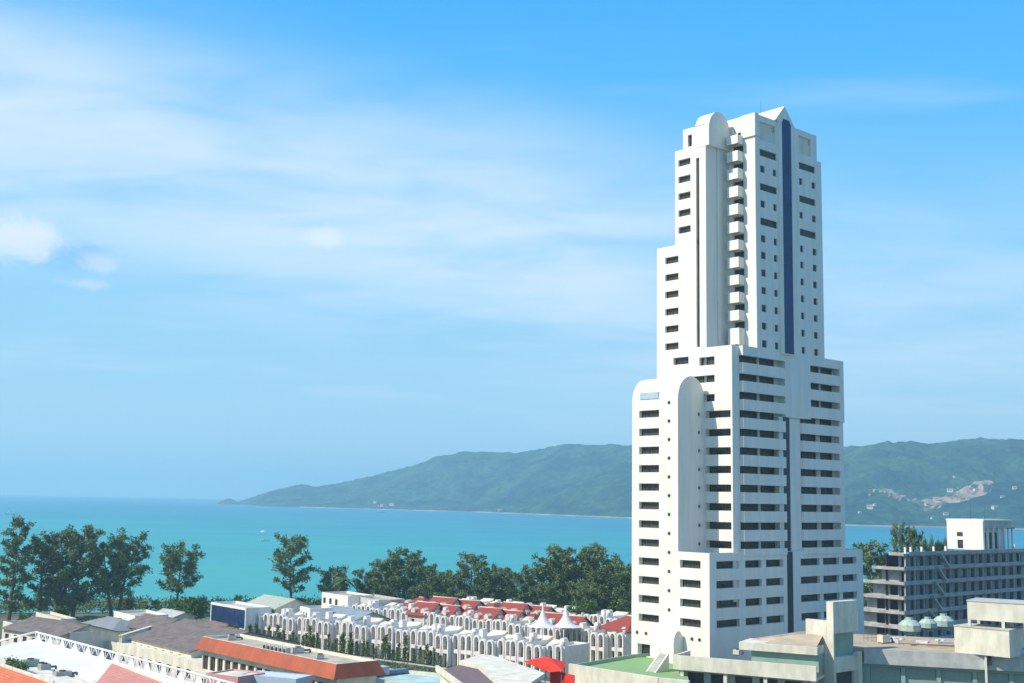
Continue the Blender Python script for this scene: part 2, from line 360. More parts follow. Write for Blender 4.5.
me.polygons.foreach_set('use_smooth', [True]*len(ff)); me.update()
m = bpy.data.materials.new('forested_hillside'); m.use_nodes = True; N = NT(m.node_tree); b = N.n['Principled BSDF']
t = N.add('ShaderNodeTexCoord'); ob = t.outputs['Object']
f1 = N.ss(N.noise(ob, .012, 6, .6), .36, .66); f2 = N.ss(N.noise(ob, .09, 5, .7), .35, .68)
c_ = N.mix(f1, (.004, .022, .034, 1), (.050, .115, .058, 1)); c_ = N.mix(N.math('MULTIPLY', f2, .6), c_, (.012, .042, .03, 1))  # forest greens shifted to blue, part of the distance haze painted in
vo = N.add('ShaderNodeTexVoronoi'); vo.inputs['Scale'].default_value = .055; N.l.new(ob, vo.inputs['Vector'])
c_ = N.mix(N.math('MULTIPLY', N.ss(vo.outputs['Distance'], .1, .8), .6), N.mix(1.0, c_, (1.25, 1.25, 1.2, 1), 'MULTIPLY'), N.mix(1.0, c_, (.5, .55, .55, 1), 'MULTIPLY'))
a_ = N.add('ShaderNodeAttribute', attribute_name='clearing')
earth = N.mix(f2, (.42, .30, .20, 1), (.30, .25, .16, 1))
brk = N.ss(N.noise(ob, .045, 6, .7), .38, .55); tint = N.mix(N.noise(ob, .02, 3), earth, (.40, .24, .20, 1)); c_ = N.mix(N.math('MULTIPLY', N.ss(a_.outputs['Fac'], .15, .6), brk), c_, tint); N.l.new(c_, b.inputs['Base Color']); b.inputs['Roughness'].default_value = .95; b.inputs['Specular IOR Level'].default_value = .1
bp = N.add('ShaderNodeBump'); bp.inputs['Strength'].default_value = 1; bp.inputs['Distance'].default_value = 7
N.l.new(N.math('SUBTRACT', 1, vo.outputs['Distance']), bp.inputs['Height']); N.l.new(bp.outputs[0], b.inputs['Normal'])
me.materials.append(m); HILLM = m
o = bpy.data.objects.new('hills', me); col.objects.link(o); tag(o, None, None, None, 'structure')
# far shore sand, and the little rock off the headland
mb = MB(); FSAND = mat('far_shore_sand', (.34, .32, .24), .95, c2=(.12, .16, .09), scale=.012); xs_ = [300+i*6 for i in range(180)]
for i in range(len(xs_)-1):
    x0, x1 = xs_[i], xs_[i+1]
    def wd(x): return max(0, -1+9*mnoise.noise(Vector((x*.05, 9, 0)))) + (7 if 465 < x < 500 or 590 < x < 612 or 850 < x < 930 else 0)
    a = onz(x0, lerp(shore_px, x0), -1); c = onz(x1, lerp(shore_px, x1), -1)
    mb.poly([(a.x, a.y-6, -.95), (c.x, c.y-6, -.95), (c.x, c.y+wd(x1), 1.5), (a.x, a.y+wd(x0), 1.5)], FSAND)
tag(mb.build('far_beach'), None, None, None, 'structure')
p0 = onz(229, 504.3, -1); mb = MB(); nn_ = 20
ROCK = mat('dark_wooded_rock', (.10, .09, .06), .9, c2=(.03, .05, .02), scale=.05)
ring = []
for j in range(7):
    k = j/6
    ring.append([(p0.x+cos(2*pi*i/nn_)*42*(1-k)**.8*(1+.3*mnoise.noise(Vector((i*.7, j, 2)))), p0.y+sin(2*pi*i/nn_)*30*(1-k), -1.5+19*k**.7*(1+.25*mnoise.noise(Vector((i*.6, j*.7, 4))))) for i in range(nn_)])
for j in range(6):
    for i in range(nn_): mb.poly([ring[j][i], ring[j][(i+1) % nn_], ring[j+1][(i+1) % nn_], ring[j+1][i]], ROCK)
tag(mb.build('rock_islet'), None, None, None, 'structure')

# ------------------------------------------------------------------ the tower
YAW = radians(90-48.6)
T = empty('tower_block', (36.087, 192, 0), YAW, 'tall stepped white apartment tower with blue glass strip, gable top and arched lift wings', 'tower')
ZK = [11.8+3.03*k for k in range(31)]
# base block
mb = MB(); hv = []; hu = []
for k in range(4): hv.append((1.15, 5.35, ZK[k]-.62, ZK[k]+.62))
for a in (2.91, 1.41): hv.append(hsq(a, 9.35))
facade(mb, 'v', -6.8, -.63, 5.73, 0, 22.8, hv, .7, WHITE)
bays = [(-5.1, 12.5), (17.4, 34.4)]
for k in range(4):
    for a, c in bays: hu.append((a, c, ZK[k]-.6, ZK[k]+.6))
facade(mb, 'u', -.63, -6.8, 36.4, 0, 22.8, hu, .85, WHITE)
mb.poly([(36.4, -.63, 0), (36.4, 14, 0), (36.4, 14, 22.8), (36.4, -.63, 22.8)], WHITE)
mb.poly([(-6.8, 14, 0), (-6.8, 14, 22), (36.4, 14, 22), (36.4, 14, 0)], WHITE)
mb.poly([(-6.6, -.43, 22), (36.2, -.43, 22), (36.2, 14, 22), (-6.6, 14, 22)], ROOFG)
mb.poly([(-6.6, -.43, 22), (-6.6, -.43, 22.8), (36.2, -.43, 22.8), (36.2, -.43, 22)], WHITE); mb.poly([(-6.8, -.63, 22.8), (36.4, -.63, 22.8), (36.2, -.43, 22.8), (-6.6, -.43, 22.8)], WHITE)
mb.poly([(-6.8, -.63, 22.8), (-6.6, -.43, 22.8), (-6.6, 5.73, 22.8), (-6.8, 5.73, 22.8)], WHITE); mb.poly([(-6.6, -.43, 22), (-6.6, 5.73, 22), (-6.6, 5.73, 22.8), (-6.6, -.43, 22.8)], WHITE)
mb.poly([(36.4, -.63, 22.8), (36.2, -.43, 22.8), (36.2, 14, 22.8), (36.4, 14, 22.8)], WHITE); mb.poly([(36.2, -.43, 22), (36.2, 14, 22), (36.2, 14, 22.8), (36.2, -.43, 22.8)], WHITE)
for k in range(4):     # piers inside the ribbon openings
    for a, c in ((.9, 2.5), (6.8, 8.0), (23.3, 24.3), (29.2, 30.2)): mb.box(a, c, -.43, .21, ZK[k]-.6, ZK[k]+.6, WHITE)
    mb.box(3.3, 3.55, -.63+.0, .21, ZK[k]-.598, ZK[k]+.598, WHITE) if False else None
mb.build('base_block', T)
for k in range(4):
    window(T, 'v', -6.8, (1.15, 5.35, ZK[k]-.62, ZK[k]+.62), .68, mull=3)
    for a, c in ((-5.1, .9), (2.5, 6.8), (8.0, 12.5), (17.4, 23.3), (24.3, 29.2), (30.2, 34.4)): window(T, 'u', -.63, (a, c, ZK[k]-.6, ZK[k]+.6), .8, mull=2)
for a in (2.91, 1.41): porthole(T, 'v', -6.8, a, 9.35)
# stair wing with a barrel vaulted head
def arch(u0, u1, zs, rise, n=18):
    c = (u0+u1)/2; r = (u1-u0)/2
    return [(c-r*cos(pi*i/n), zs+rise*sin(pi*i/n)) for i in range(n+1)]
def vault(mb, u0, u1, v0, v1, zs, rise, m):
    pr = arch(u0, u1, zs, rise)
    mb.poly([(u, v0, z) for u, z in pr], m); mb.poly([(u, v1, z) for u, z in reversed(pr)], m)
    for (a, z0), (b, z1) in zip(pr, pr[1:]): mb.poly([(a, v0, z0), (a, v1, z0), (b, v1, z1), (b, v0, z1)], m, True)
mb = MB(); EW = [(9.79, 14.2, ZK[k]-.6, ZK[k]+.6) for k in range(12)]; EP = [(7.64, ZK[k]+1.65) for k in range(12)]
low = [(14.55, 9.3), (12.57, 9.3), (9.6, 6.85)]
facade(mb, 'v', -6.8, 5.73, 15.79, 0, 47.4, EW+[hsq(*p) for p in EP+low]+[(11.7, 14.4, 5.7, 7.6)], .7, WHITE)
side = [(-1.48, ZK[k]) for k in range(4, 12)]
facade(mb, 'u', 5.73, -6.8, 0, 22, 47.4, [hsq(*p) for p in side], .3, WHITE)
mb.poly([(-6.8, 15.79, 0), (0, 15.79, 0), (0, 15.79, 47.4), (-6.8, 15.79, 47.4)], WHITE)
vault(mb, -6.8, 0, 5.73, 15.79, 47.4, 3.9, WHITE)
mb.build('stair_wing', T)
for h in EW: window(T, 'v', -6.8, h, .65, mull=3)
for p in EP+low: porthole(T, 'v', -6.8, *p)
for p in side: porthole(T, 'u', 5.73, *p)
mb = MB(); mb.box(-6.9, -6.60, 9.9, 14.0, 47.6, 48.7, mat('pale_skylight', (.45, .55, .6), .3, spec=.5)); o = mb.build('skylight', T)
window(T, 'v', -6.8, (11.7, 14.4, 5.7, 7.6), .6, 'garage_door', 1, DARK)
mb = MB(); P0, P1 = -9.1, -6.8
mb.box(P0, P1-.01, 4.7, 8.4, 0, 8.6, WHITE); vault(mb, P0, P1-.01, 4.7, 8.4, 8.6, 1.9, WHITE)
mb.build('entrance_arch', T)
# main block
RECK = range(4, 11+1)
mb = MB()
hC = [(9.17, 12.55, 53.95, 55.2), (3.61, 6.85, 53.4, 54.8), (3.61, 12.5, 50.5, 51.7), (3.61, 6.85, 47.3, 48.5)]
hB = [(.35, 5.65, ZK[k]-.6, ZK[k]+.6) for k in range(4, 12)]
facade(mb, 'v', 0, 0, 16.3, 15, 56.4, hC, .6, WHITE) if False else None
facade(mb, 'v', 0, 5.73, 16.3, 15, 56.4, [(max(h[0], 5.731), h[1], h[2], h[3]) for h in hC if h[1] > 5.74], .6, WHITE)
facade(mb, 'v', 0, 0, 5.73, 15, 56.4, hB+[(h[0], min(h[1], 5.729), h[2], h[3]) for h in hC if h[0] < 5.7], 1.2, WHITE)
facade(mb, 'u', 0, 0, 1.9, 15, 56.4, [], .3, WHITE)
mb.poly([(1.9, 0, 15), (1.9, .6, 15), (1.9, .6, 56.4), (1.9, 0, 56.4)], WHITE)
DOORZ = (-1.55, .75)
hD = []
for k in range(4, 15):
    for a, c in ((2.0, 7.5), (8.1, 12.24)): hD.append((a, c, ZK[k]+DOORZ[0], ZK[k]+DOORZ[1]))
    for a, c in (((18.4, 24.3), (25.5, 29.3)) if k < 12 else ((21.0, 25.5), (26.0, 29.7))): hD.append((a, c, ZK[k]+DOORZ[0], ZK[k]+DOORZ[1]))
facade(mb, 'u', .6, 1.9, 31.2, 15, 56.4, hD, .25, WHITE)
mb.poly([(31.2, .6, 15), (31.2, 16.3, 15), (31.2, 16.3, 56.4), (31.2, .6, 56.4)], WHITE); mb.poly([(0, 16.3, 15), (31.2, 16.3, 15), (31.2, 16.3, 56.4), (0, 16.3, 56.4)], WHITE)
mb.poly([(0, 0, 55.9), (31.2, 0, 55.9), (31.2, 16.3, 55.9), (0, 16.3, 55.9)], ROOFG)
mb.box(15.3, 18.3, -.3, .59, 22.01, 45.3, WHITE); mb.box(13.5, 15.3, -.1, .59, 22.01, 45.3, WHITE)
mb.box(13.5, 20.9, -.8, .59, 45.3, 56.4, WHITE)
mb.box(29.9, 31.2, -.5, .59, 22.01, 45.3, WHITE); mb.box(29.9, 31.21, -.8, .59, 45.3, 56.4, WHITE)
mb.box(12.25, 13.5, -.2, .59, 22.01, 45.3, WHITE)
mb.build('main_block', T)
for h in hD: window(T, 'u', .6, h, .2, 'balcony_door', 2)
for h in hC: window(T, 'v', 0, h, .55, mull=2)
for h in hB: window(T, 'v', 0, h, 1.1, mull=3)
def balcony(u0, u1, k, lo=2.43, hi=.6, v=-.8, name='balcony'):
    mb = MB(); z0 = ZK[k]-lo; z1 = ZK[k]-hi
    mb.box(u0, u1, v, v+.14, z0, z1, WHITE); mb.box(u0, u0+.14, v+.14, -.01 if u0 < 1.95 else .58, z0, z1, WHITE); mb.box(u1-.14, u1, v+.14, .58, z0, z1, WHITE)
    mb.box(u0+.14, u1-.14, v+.14, .58, ZK[k]-1.8, ZK[k]-1.62, WHITE)
    mb.build(name, T)
for k in range(4, 15):
    lo = 1.7 if k == 4 else 2.43
    balcony(1.85, 13.48, k, lo); balcony((18.32 if k < 12 else 20.92), (29.88), k, lo if k != 12 else 2.6)
for a, c in ((1.85, 13.48), (20.92, 29.88)):
    mb = MB(); mb.box(a, c, -.8, -.66, ZK[14]+.6, 56.4, WHITE); mb.box(a, a+.14, -.66, -.01, ZK[14]+.6, 56.4, WHITE); mb.box(a+.14, c, -.66, .58, ZK[14]+.9, ZK[14]+1.05, WHITE); mb.build('roof_parapet', T)
BLUEL = mat('dark_slate_glass', (.012, .035, .065), .3, c2=(.008, .022, .045), scale=.4, spec=.3); mb = MB(); mb.box(13.62, 15.2, -.22, -.101, 22.3, 45.28, BLUEL); mb.box(13.55, 15.0, -.75, -.632, 7, 22.7, BLUEL)
for k in range(4, 12): mb.box(13.6, 15.22, -.25, -.2205, ZK[k]-1.6, ZK[k]-1.5, FRAME)
mb.build('glass_strip', T)
# upper block
mb = MB()
hL = [(11.39, 14.38, ZK[k]-.58, ZK[k]+.58) for k in range(15, 21)]
hL2 = [(8.65, 11.36, 77.35+3.0*j-.58, 77.35+3.0*j+.58) for j in range(5)]
slit = (6.7, 7.4, 56.6, 89.5)
facade(mb, 'v', 0, 5.27, 16.3, 56.4, 74.9, hL+[(6.7, 7.4, 56.6, 74.9)], .5, WHITE)
facade(mb, 'v', 0, 5.27, 12.12, 74.9, 91.7, hL2+[(6.7, 7.4, 74.9, 89.5)], .5, WHITE)
facade(mb, 'v', 0, 7.6, 10.29, 91.7, 95.2, [(8.3, 9.2, 91.9, 94.0)], .5, WHITE)
mb.poly([(0, 12.12, 74.9), (12, 12.12, 74.9), (12, 16.3, 74.9), (0, 16.3, 74.9)], ROOFG); mb.poly([(0, 10.29, 91.7), (12, 10.29, 91.7), (12, 12.12, 91.7), (0, 12.12, 91.7)], ROOFG)
mb.poly([(0, 5.3, 95.2), (12, 5.3, 95.2), (12, 10.29, 95.2), (0, 10.29, 95.2)], ROOFG)
for v_, z0, z1 in ((16.3, 55.9, 74.9), (12.12, 74.9, 91.7), (10.29, 91.7, 95.2)):
    mb.poly([(0, v_, z0), (12, v_, z0), (12, v_, z1), (0, v_, z1)], WHITE)
mb.poly([(12, 5, 55.9), (12, 16.3, 55.9), (12, 16.3, 74.9), (12, 5, 74.9)], WHITE)
mb.poly([(12, 10, 74.9), (12, 12.12, 74.9), (12, 12.12, 95.2), (12, 10, 95.2)], WHITE)
facade(mb, 'u', 5.27, 0, 2.9, 55.9, 91.6, [], .3, WHITE)
facade(mb, 'u', 5.0, 2.9, 5.8, 55.9, 91.6, [], .3, WHITE); mb.poly([(2.9, 5.0, 55.9), (2.9, 5.27, 55.9), (2.9, 5.27, 91.6), (2.9, 5.0, 91.6)], WHITE)
zb = [60.55, 63.58, 66.68, 69.63, 72.7, 75.7, 78.85, 81.95, 85.08, 88.2, 91.3]
hBay = [(1.75, 3.95, z-1.5, z+.6) for z in zb]+[(1.75, 2.9, 93.5, 94.3)]
facade(mb, 'v', 5.8, -.75, 5.0, 55.9, 97.0, hBay, .35, WHITE)
wide = [90.4, 84.35, 78.3]; small = [87.5, 81.35, 75.3]+[ZK[k] for k in range(20, 14, -1)]
hS = [(7.1, 11.9, z-.62, z+.62) for z in wide]+[(18.5, 23.4, z-.62, z+.62) for z in wide]
hS2 = [(a, c, z-.6, z+.6) for z in small for a, c in ((7.2, 8.5), (10.8, 11.8), (18.5, 19.5), (22.3, 23.5))]
facade(mb, 'u', -.75, 5.8, 24.1, 55.9, 97.0, hS+hS2+[(7.1, 11.6, 92.6, 95.9), (18.5, 22.3, 92.6, 95.9)], .3, WHITE)
facade(mb, 'u', -.75, 24.1, 25.4, 55.9, 92.3, [], .3, WHITE)
for a, c in ((7.1, 11.6), (18.5, 22.3)): mb.poly([(a, -.45, 92.6), (c, -.45, 92.6), (c, -.45, 95.9), (a, -.45, 95.9)], CREAMW)
mb.poly([(25.4, -.75, 55.9), (25.4, 12, 55.9), (25.4, 12, 92.3), (25.4, -.75, 92.3)], WHITE); mb.poly([(24.1, -.75, 92.3), (25.4, -.75, 92.3), (25.4, 12, 92.3), (24.1, 12, 92.3)], WHITE)
mb.poly([(24.1, -.75, 92.3), (24.1, 12, 92.3), (24.1, 12, 97.0), (24.1, -.75, 97.0)], WHITE)
mb.poly([(5.8, -.75, 96.98), (24.1, -.75, 96.98), (24.1, 12, 96.98), (5.8, 12, 96.98)], GREYL); mb.poly([(5.8, 12, 55.9), (25.4, 12, 55.9), (25.4, 12, 96.98), (5.8, 12, 96.98)], WHITE)
mb.poly([(5.8, 5.0, 91), (5.8, 12, 91), (5.8, 12, 97), (5.8, 5.0, 97)], WHITE)
mb.box(5.5, 5.8, -1.0, 2.0, 93.0, 97.02, WHITE); mb.box(5.79, 6.6, -1.0, -.752, 93.0, 97.02, WHITE)
mb.box(12.2, 17.0, -1.0, -.752, 55.9, 97.0, WHITE)
mb.build('upper_block', T)
for h in hL+hL2: window(T, 'v', 0, h, .45, mull=2)
window(T, 'v', 0, (8.3, 9.2, 91.9, 94.0), .45, mull=0)
for h in hS: window(T, 'u', -.75, h, .25, mull=3)
for h in hS2: window(T, 'u', -.75, h, .25, mull=0)
for h in hBay: window(T, 'v', 5.8, h, .3, 'balcony_door', 1)
for a in (11.0, 21.9): window(T, 'u', -.75, (a, a+.5, 94.9, 95.6), .28, 'vent', 0)
mb = MB(); mb.box(.42, .48, 6.72, 7.38, 56.6, 89.5, GLASS); mb.build('stair_slit_window', T)
for i, z in enumerate(zb+[93.9+.2]):
    zt = z-.68; z0 = (zb[i-1]+.62) if i else 56.4
    mb = MB(); mb.box(4.15, 4.28, 1.68, 4.02, z0, zt, WHITE); mb.box(4.28, 5.79, 1.68, 1.81, z0, zt, WHITE); mb.box(4.28, 5.79, 3.89, 4.02, z0, zt, WHITE); mb.box(4.28, 5.79, 1.81, 3.89, zt-1.15, zt-1.0, WHITE); mb.build('balcony', T)
mb = MB(); u0_, u1_ = -.04, 5.7
mb.box(u0_, u1_, 4.5, 7.6, 91.3, 94.2, WHITE); vault(mb, u0_, u1_, 4.5, 7.6, 94.2, 3.5, WHITE); mb.build('lift_head', T)
mb = MB(); mb.extr([(11.2, -1.05, 97.0), (16.9, -1.05, 97.0), (14.0, -1.05, 100.1)], (0, 11.5, 0), WHITE); mb.build('gable_roof', T)
mb = MB(); mb.box(13.25, 15.75, -1.09, -1.003, 56.2, 96.99, BLUEG); mb.extr([(13.25, -1.12, 96.99), (15.75, -1.12, 96.99), (15.2, -1.12, 97.7), (13.5, -1.12, 97.7)], (0, .06, 0), BLUEG)
for i in range(13): mb.box(13.24, 15.76, -1.115, -1.0905, 58.4+3.03*i, 58.5+3.03*i, mat('dark_blue_joint', (.01, .05, .12), .4))
mb.build('glass_strip', T)
mb = MB(); mb.tube((14.0, 4, 100), (14.0, 4, 102.4), .04, .02, FRAME, 5); mb.tube((15, 8, 99), (15, 8, 101.5), .04, .02, FRAME, 5); mb.build('lightning_rod', T)
mb = MB()
for x in (3, 4.6): mb.box(x, x+1.1, 1.6, 2.6, 55.92, 57.0, GREYL)
mb.build('air_handling_unit', T)

# ------------------------------------------------------------------ small buildings
def frame(p0, p1, z):
    a = onz(p0[0], p0[1], z); b = onz(p1[0], p1[1], z); return a, atan2(b.y-a.y, b.x-a.x), (b-a).length
def flat_building(name, p0, p1, z, depth, label, cat='building', z0=0, wall=CREAMW, roof=BEIGER, par=.5, side_wins=True, wins=None, name_w='window', group=None, group_e=None):
    a, yaw, L = frame(p0, p1, z)
    e = empty(name, (a.x, a.y, 0), yaw, label, cat, group); mb = MB()
    holes = wins(L) if wins else []
    facade(mb, 'u', 0, 0, L, z0, z, holes, .25, wall)
    mb.poly([(0, 0, z0), (0, depth, z0), (0, depth, z), (0, 0, z)], wall); mb.poly([(L, 0, z0), (L, depth, z0), (L, depth, z), (L, 0, z)], wall); mb.poly([(0, depth, z0), (L, depth, z0), (L, depth, z), (0, depth, z)], wall)
    t_ = .22
    for (x0, x1, y0, y1) in ((0, L, 0, t_), (0, L, depth-t_, depth), (0, t_, t_, depth-t_), (L-t_, L, t_, depth-t_)): mb.box(x0+.001, x1-.001, y0+.001, y1-.001, z-par, z+.001, wall)
    mb.build('wall', e)
    mb = MB(); mb.box(t_, L-t_, t_, depth-t_, z-par-.2, z-par+.02, roof); mb.build('roof', e)
    for h in holes: window(e, 'u', 0, h, .2, name_w, 2 if h[1]-h[0] > 1.5 else 1)
    return e, L
def gable_house(name, p0, p1, zr, depth, rise, label, wall=CREAMW, roof=BROWNT, over=.5, cat='house', wins=None, group=None, hip=False):
    """eaves line runs p0-p1 at height zr on the camera side, ridge parallel"""
    a, yaw, L = frame(p0, p1, zr); e = empty(name, (a.x, a.y, 0), yaw, label, cat, group)
    holes = wins(L) if wins else [(x, x+1.3, zr-2.2, zr-.9) for x in [1+3*i for i in range(int((L-2)/3))]]
    mb = MB(); facade(mb, 'u', over, over, L-over, 0, zr, holes, .2, wall)
    for x in (over, L-over): mb.poly([(x, over, 0), (x, depth-over, 0), (x, depth-over, zr), (x, depth/2, zr+(0 if hip else rise*.93)), (x, over, zr)], wall)
    mb.poly([(over, depth-over, 0), (L-over, depth-over, 0), (L-over, depth-over, zr), (over, depth-over, zr)], wall); mb.build('wall', e)
    mb = MB(); i = min(L*.4, depth*.5) if hip else 0; th = .14
    A = [(0, 0, zr), (L, 0, zr), (L-i, depth/2, zr+rise), (i, depth/2, zr+rise)]; B = [(L, depth, zr), (0, depth, zr), (i, depth/2, zr+rise), (L-i, depth/2, zr+rise)]
    for q in (A, B): mb.extr(q, (0, 0, -th), roof)
    if hip: mb.extr([(0, depth, zr), (0, 0, zr), (i, depth/2, zr+rise)], (0, 0, -th), roof); mb.extr([(L, 0, zr), (L, depth, zr), (L-i, depth/2, zr+rise)], (0, 0, -th), roof)
    mb.build('roof', e)
    mb = MB(); mb.tube((i, depth/2, zr+rise+.02), (L-i, depth/2, zr+rise+.02), .12, .12, roof if name != 'red_roofed_house' else CREAM, 6); mb.build('ridge_cap', e)
    for h in holes: window(e, 'u', over, h, .15, 'window', 1)
    return e, L

# white townhouses with arched fins, built once and repeated
def make_townhouse():
    e = empty('townhouse', (0, 0, 0), 0, 'x', 'townhouse'); W = 4.6; D = 8.5; Hh = 6.0
    hs_ = []
    for c in (1.15, 3.45): hs_ += [(c-.6, c+.6, .1, 2.3), (c-.6, c+.6, 3.2, 5.0)]
    mb = MB(); facade(mb, 'u', 0, 0, W, 0, Hh, hs_, .25, VILLA)
    for x in (.002, W-.002): mb.poly([(x, 0, 0), (x, D, 0), (x, D, Hh), (x, 0, Hh)], VILLA)
    mb.poly([(0, D, 0), (W, D, 0), (W, D, Hh), (0, D, Hh)], VILLA); mb.poly([(0, 0, Hh-.5), (W, 0, Hh-.5), (W, D, Hh-.5), (0, D, Hh-.5)], GREYL); mb.build('wall', e)
    for c in (1.15, 3.45):       # tall arched surround standing proud of the wall
        mb = MB(); ro, ri, y0, y1, zs = 1.0, .66, -.75, -.003, Hh-.65; n = 10
        for s in (-1, 1): mb.box(c+min(s*ro, s*ri), c+max(s*ro, s*ri), y0, y1, 0, zs, VILLA)
        for i in range(n):
            a = pi*i/n; b = pi*(i+1)/n; q = [(c+r*cos(t_), y0, zs+r*sin(t_)) for r, t_ in ((ri, a), (ro, a), (ro, b), (ri, b))]
            mb.extr(q, (0, y1-y0, 0), VILLA)
        mb.box(c-ri+.003, c+ri-.003, y0+.05, y1, 2.6, 3.3, VILLA)
        mb.poly([(c+ri*cos(pi*i/n), -.05, zs+ri*sin(pi*i/n)) for i in range(n+1)], VILLA)
        mb.build('arched_surround', e)
    for h in hs_: window(e, 'u', 0, h, .2, 'window' if h[2] > 1 else 'door', 1)
    mb = MB(); mb.box(1.7, 2.9, 4.6, 6.0, Hh-.5, Hh+.7, VILLA); vault(mb, 1.7, 2.9, 4.6, 6.0, Hh+.7, .5, VILLA); mb.build('roof_stair_hood', e)
    mb = MB(); mb.box(.25, 4.35, -1.0, -.94, 3.3, 3.9, FRAME) if False else mb.tube((.45, -.7, 3.95), (4.15, -.7, 3.95), .04, .04, FRAME, 5); mb.tube((.45, -.7, 3.65), (4.15, -.7, 3.65), .03, .03, FRAME, 5); mb.build('railing', e)
    mb = MB(); mb.tube((4.2, 5.5, Hh-.5), (4.2, 5.5, Hh+2.6), .035, .025, FRAME, 5); mb.tube((3.7, 5.5, Hh+2.3), (4.7, 5.5, Hh+2.3), .02, .02, FRAME, 4); mb.build('aerial', e)
    mb = MB(); mb.tube((3.7, 3.4, Hh-.5), (3.7, 3.4, Hh+.7), .45, .45, GREYL, 10); mb.build('water_tank', e)
    mb = MB(); mb.extr([(0, D-3, Hh-.48), (0, D, Hh-.48), (0, D, Hh+.5)], (W, 0, 0), CREAMW); mb.build('lean_to_roof', e)
    return e
random.seed(4)
th0 = make_townhouse(); first = True
def row(pa, pb, label, group, back=False, gap_every=6, skip=()):
    global first
    d = (pb-pa); L = d.length; d.normalize(); n = int(L/3.52); yaw = atan2(d.y, d.x)
    x = 0
    for i in range(n):
        if i in skip: continue
        t_ = th0 if first else copy_tree(th0)
        if not first:
            for ch in list(t_.children):
                if (ch.name.startswith('roof_stair_hood') and i % 3 == 0) or (ch.name.startswith('water_tank') and i % 2) or (ch.name.startswith('aerial') and i % 4) or (ch.name.startswith('lean_to') and i % 3 == 1): bpy.data.objects.remove(ch)
                elif ch.name.startswith(('roof_stair_hood', 'water_tank')): ch.location = (((i*3) % 5-2)*.3, -((i*2) % 5)*.6, 0)
        first = False
        off = (i % 3 == 1)*.9+(i % 5 == 2)*.5
        nrm = Vector((-d.y, d.x, 0)); p = pa+d*(i*3.52)+nrm*off
        if back: p = p+d*4.6; t_.rotation_euler = (0, 0, yaw+pi)
        else: t_.rotation_euler = (0, 0, yaw)
        t_.location = (p.x, p.y, 0); t_.scale = (.765, .9, .93+.04*((i*7) % 3-1)); tag(t_, label, 'townhouse', group)
up_ = Vector((-rd.y, rd.x, 0))
row(RA, RB+rd*24, 'white townhouse with arched surrounds in the front row facing the hedge road', 'front row of white townhouses')
row(RA+up_*9.2-rd*1, RB+up_*9.2+rd*22, 'white townhouse with hooded roof directly behind the front row, its back turned', 'second row of white townhouses', back=True) if False else None
Q0 = onz(340, 629, 0); Q1 = onz(632, 667, 0); qd = (Q1-Q0).normalized(); qn = Vector((-qd.y, qd.x, 0))
row(Q0, Q1, 'white townhouse with arched surrounds in the middle row behind the front row', 'middle row of white townhouses')
row(Q0+qn*27+qd*6, Q1+qn*24, 'white townhouse with arched surrounds in the rear row below the red roofs', 'rear row of white townhouses')

# red tiled houses
def red_line(px0, py0, px1, py1, n, z, dp, rs, label, group):
    for i in range(n):
        f0, f1 = i/n, (i+1)/n; jt = .5*((i*5) % 3-1)
        e, L = gable_house('red_roofed_house', (px0+(px1-px0)*f0, py0+(py1-py0)*f0), (px0+(px1-px0)*f1+1.0, py0+(py1-py0)*f1+.1), z+jt*.5, dp, rs+jt*.35, label, wall=CREAM, roof=REDT, group=group, hip=(i % 3 == 0))
        for c in (L*.28, L*.72):      # dormers
            mb = MB(); zz = z+jt*.5+.45; mb.extr([(c-.55, .5, zz), (c+.55, .5, zz), (c+.55, .5, zz+.7), (c, .5, zz+1.1), (c-.55, .5, zz+.7)], (0, 1.6, 0), CREAM); mb.build('dormer', e)
red_line(384, 612, 574, 630, 9, 5.0, 8, 2.3, 'red tiled house with two cream dormers in the front red strip below the white canopies', 'front strip of red roofed houses')
red_line(398, 606, 540, 618.5, 6, 5.6, 8, 2.2, 'red tiled house of the back red strip, tight against the tall trees', 'back strip of red roofed houses')
gable_house('red_roofed_house', (597, 627), (627, 632), 6, 9, 2.4, 'red hipped roof standing alone among trees just left of the tower', wall=CREAM, roof=REDT, hip=True)
def tent(px, py, label):
    p = onz(px, py, 9.3); e = empty('peaked_canopy', (p.x, p.y, 0), .6, label, 'canopy', 'white peaked canopies'); mb = MB(); n = 16; rr = 3.2
    def ringp(k): h_ = 6.4+4.0*k**2.4; r = rr*(1-k)**1.3+.06; return [(r*cos(2*pi*i/n), r*sin(2*pi*i/n), h_) for i in range(n)]
    for j in range(7):
        A, B = ringp(j/7), ringp((j+1)/7)
        for i in range(n): mb.poly([A[i], A[(i+1) % n], B[(i+1) % n], B[i]], MEMB, True)
    mb.tube((0, 0, 10.3), (0, 0, 11.1), .05, .02, FRAME, 5); mb.build('canopy', e)
    for sx in (-1, 1):
        for sy in (-1, 1): mb = MB(); mb.tube((sx*2.1, sy*2.1, 0), (sx*2.1, sy*2.1, 6.45), .09, .09, MEMB, 6); mb.build('pole', e)
tent(543, 611, 'left of the two white peaked canopies above the red roofs'); tent(566, 611, 'right of the two white peaked canopies above the red roofs')

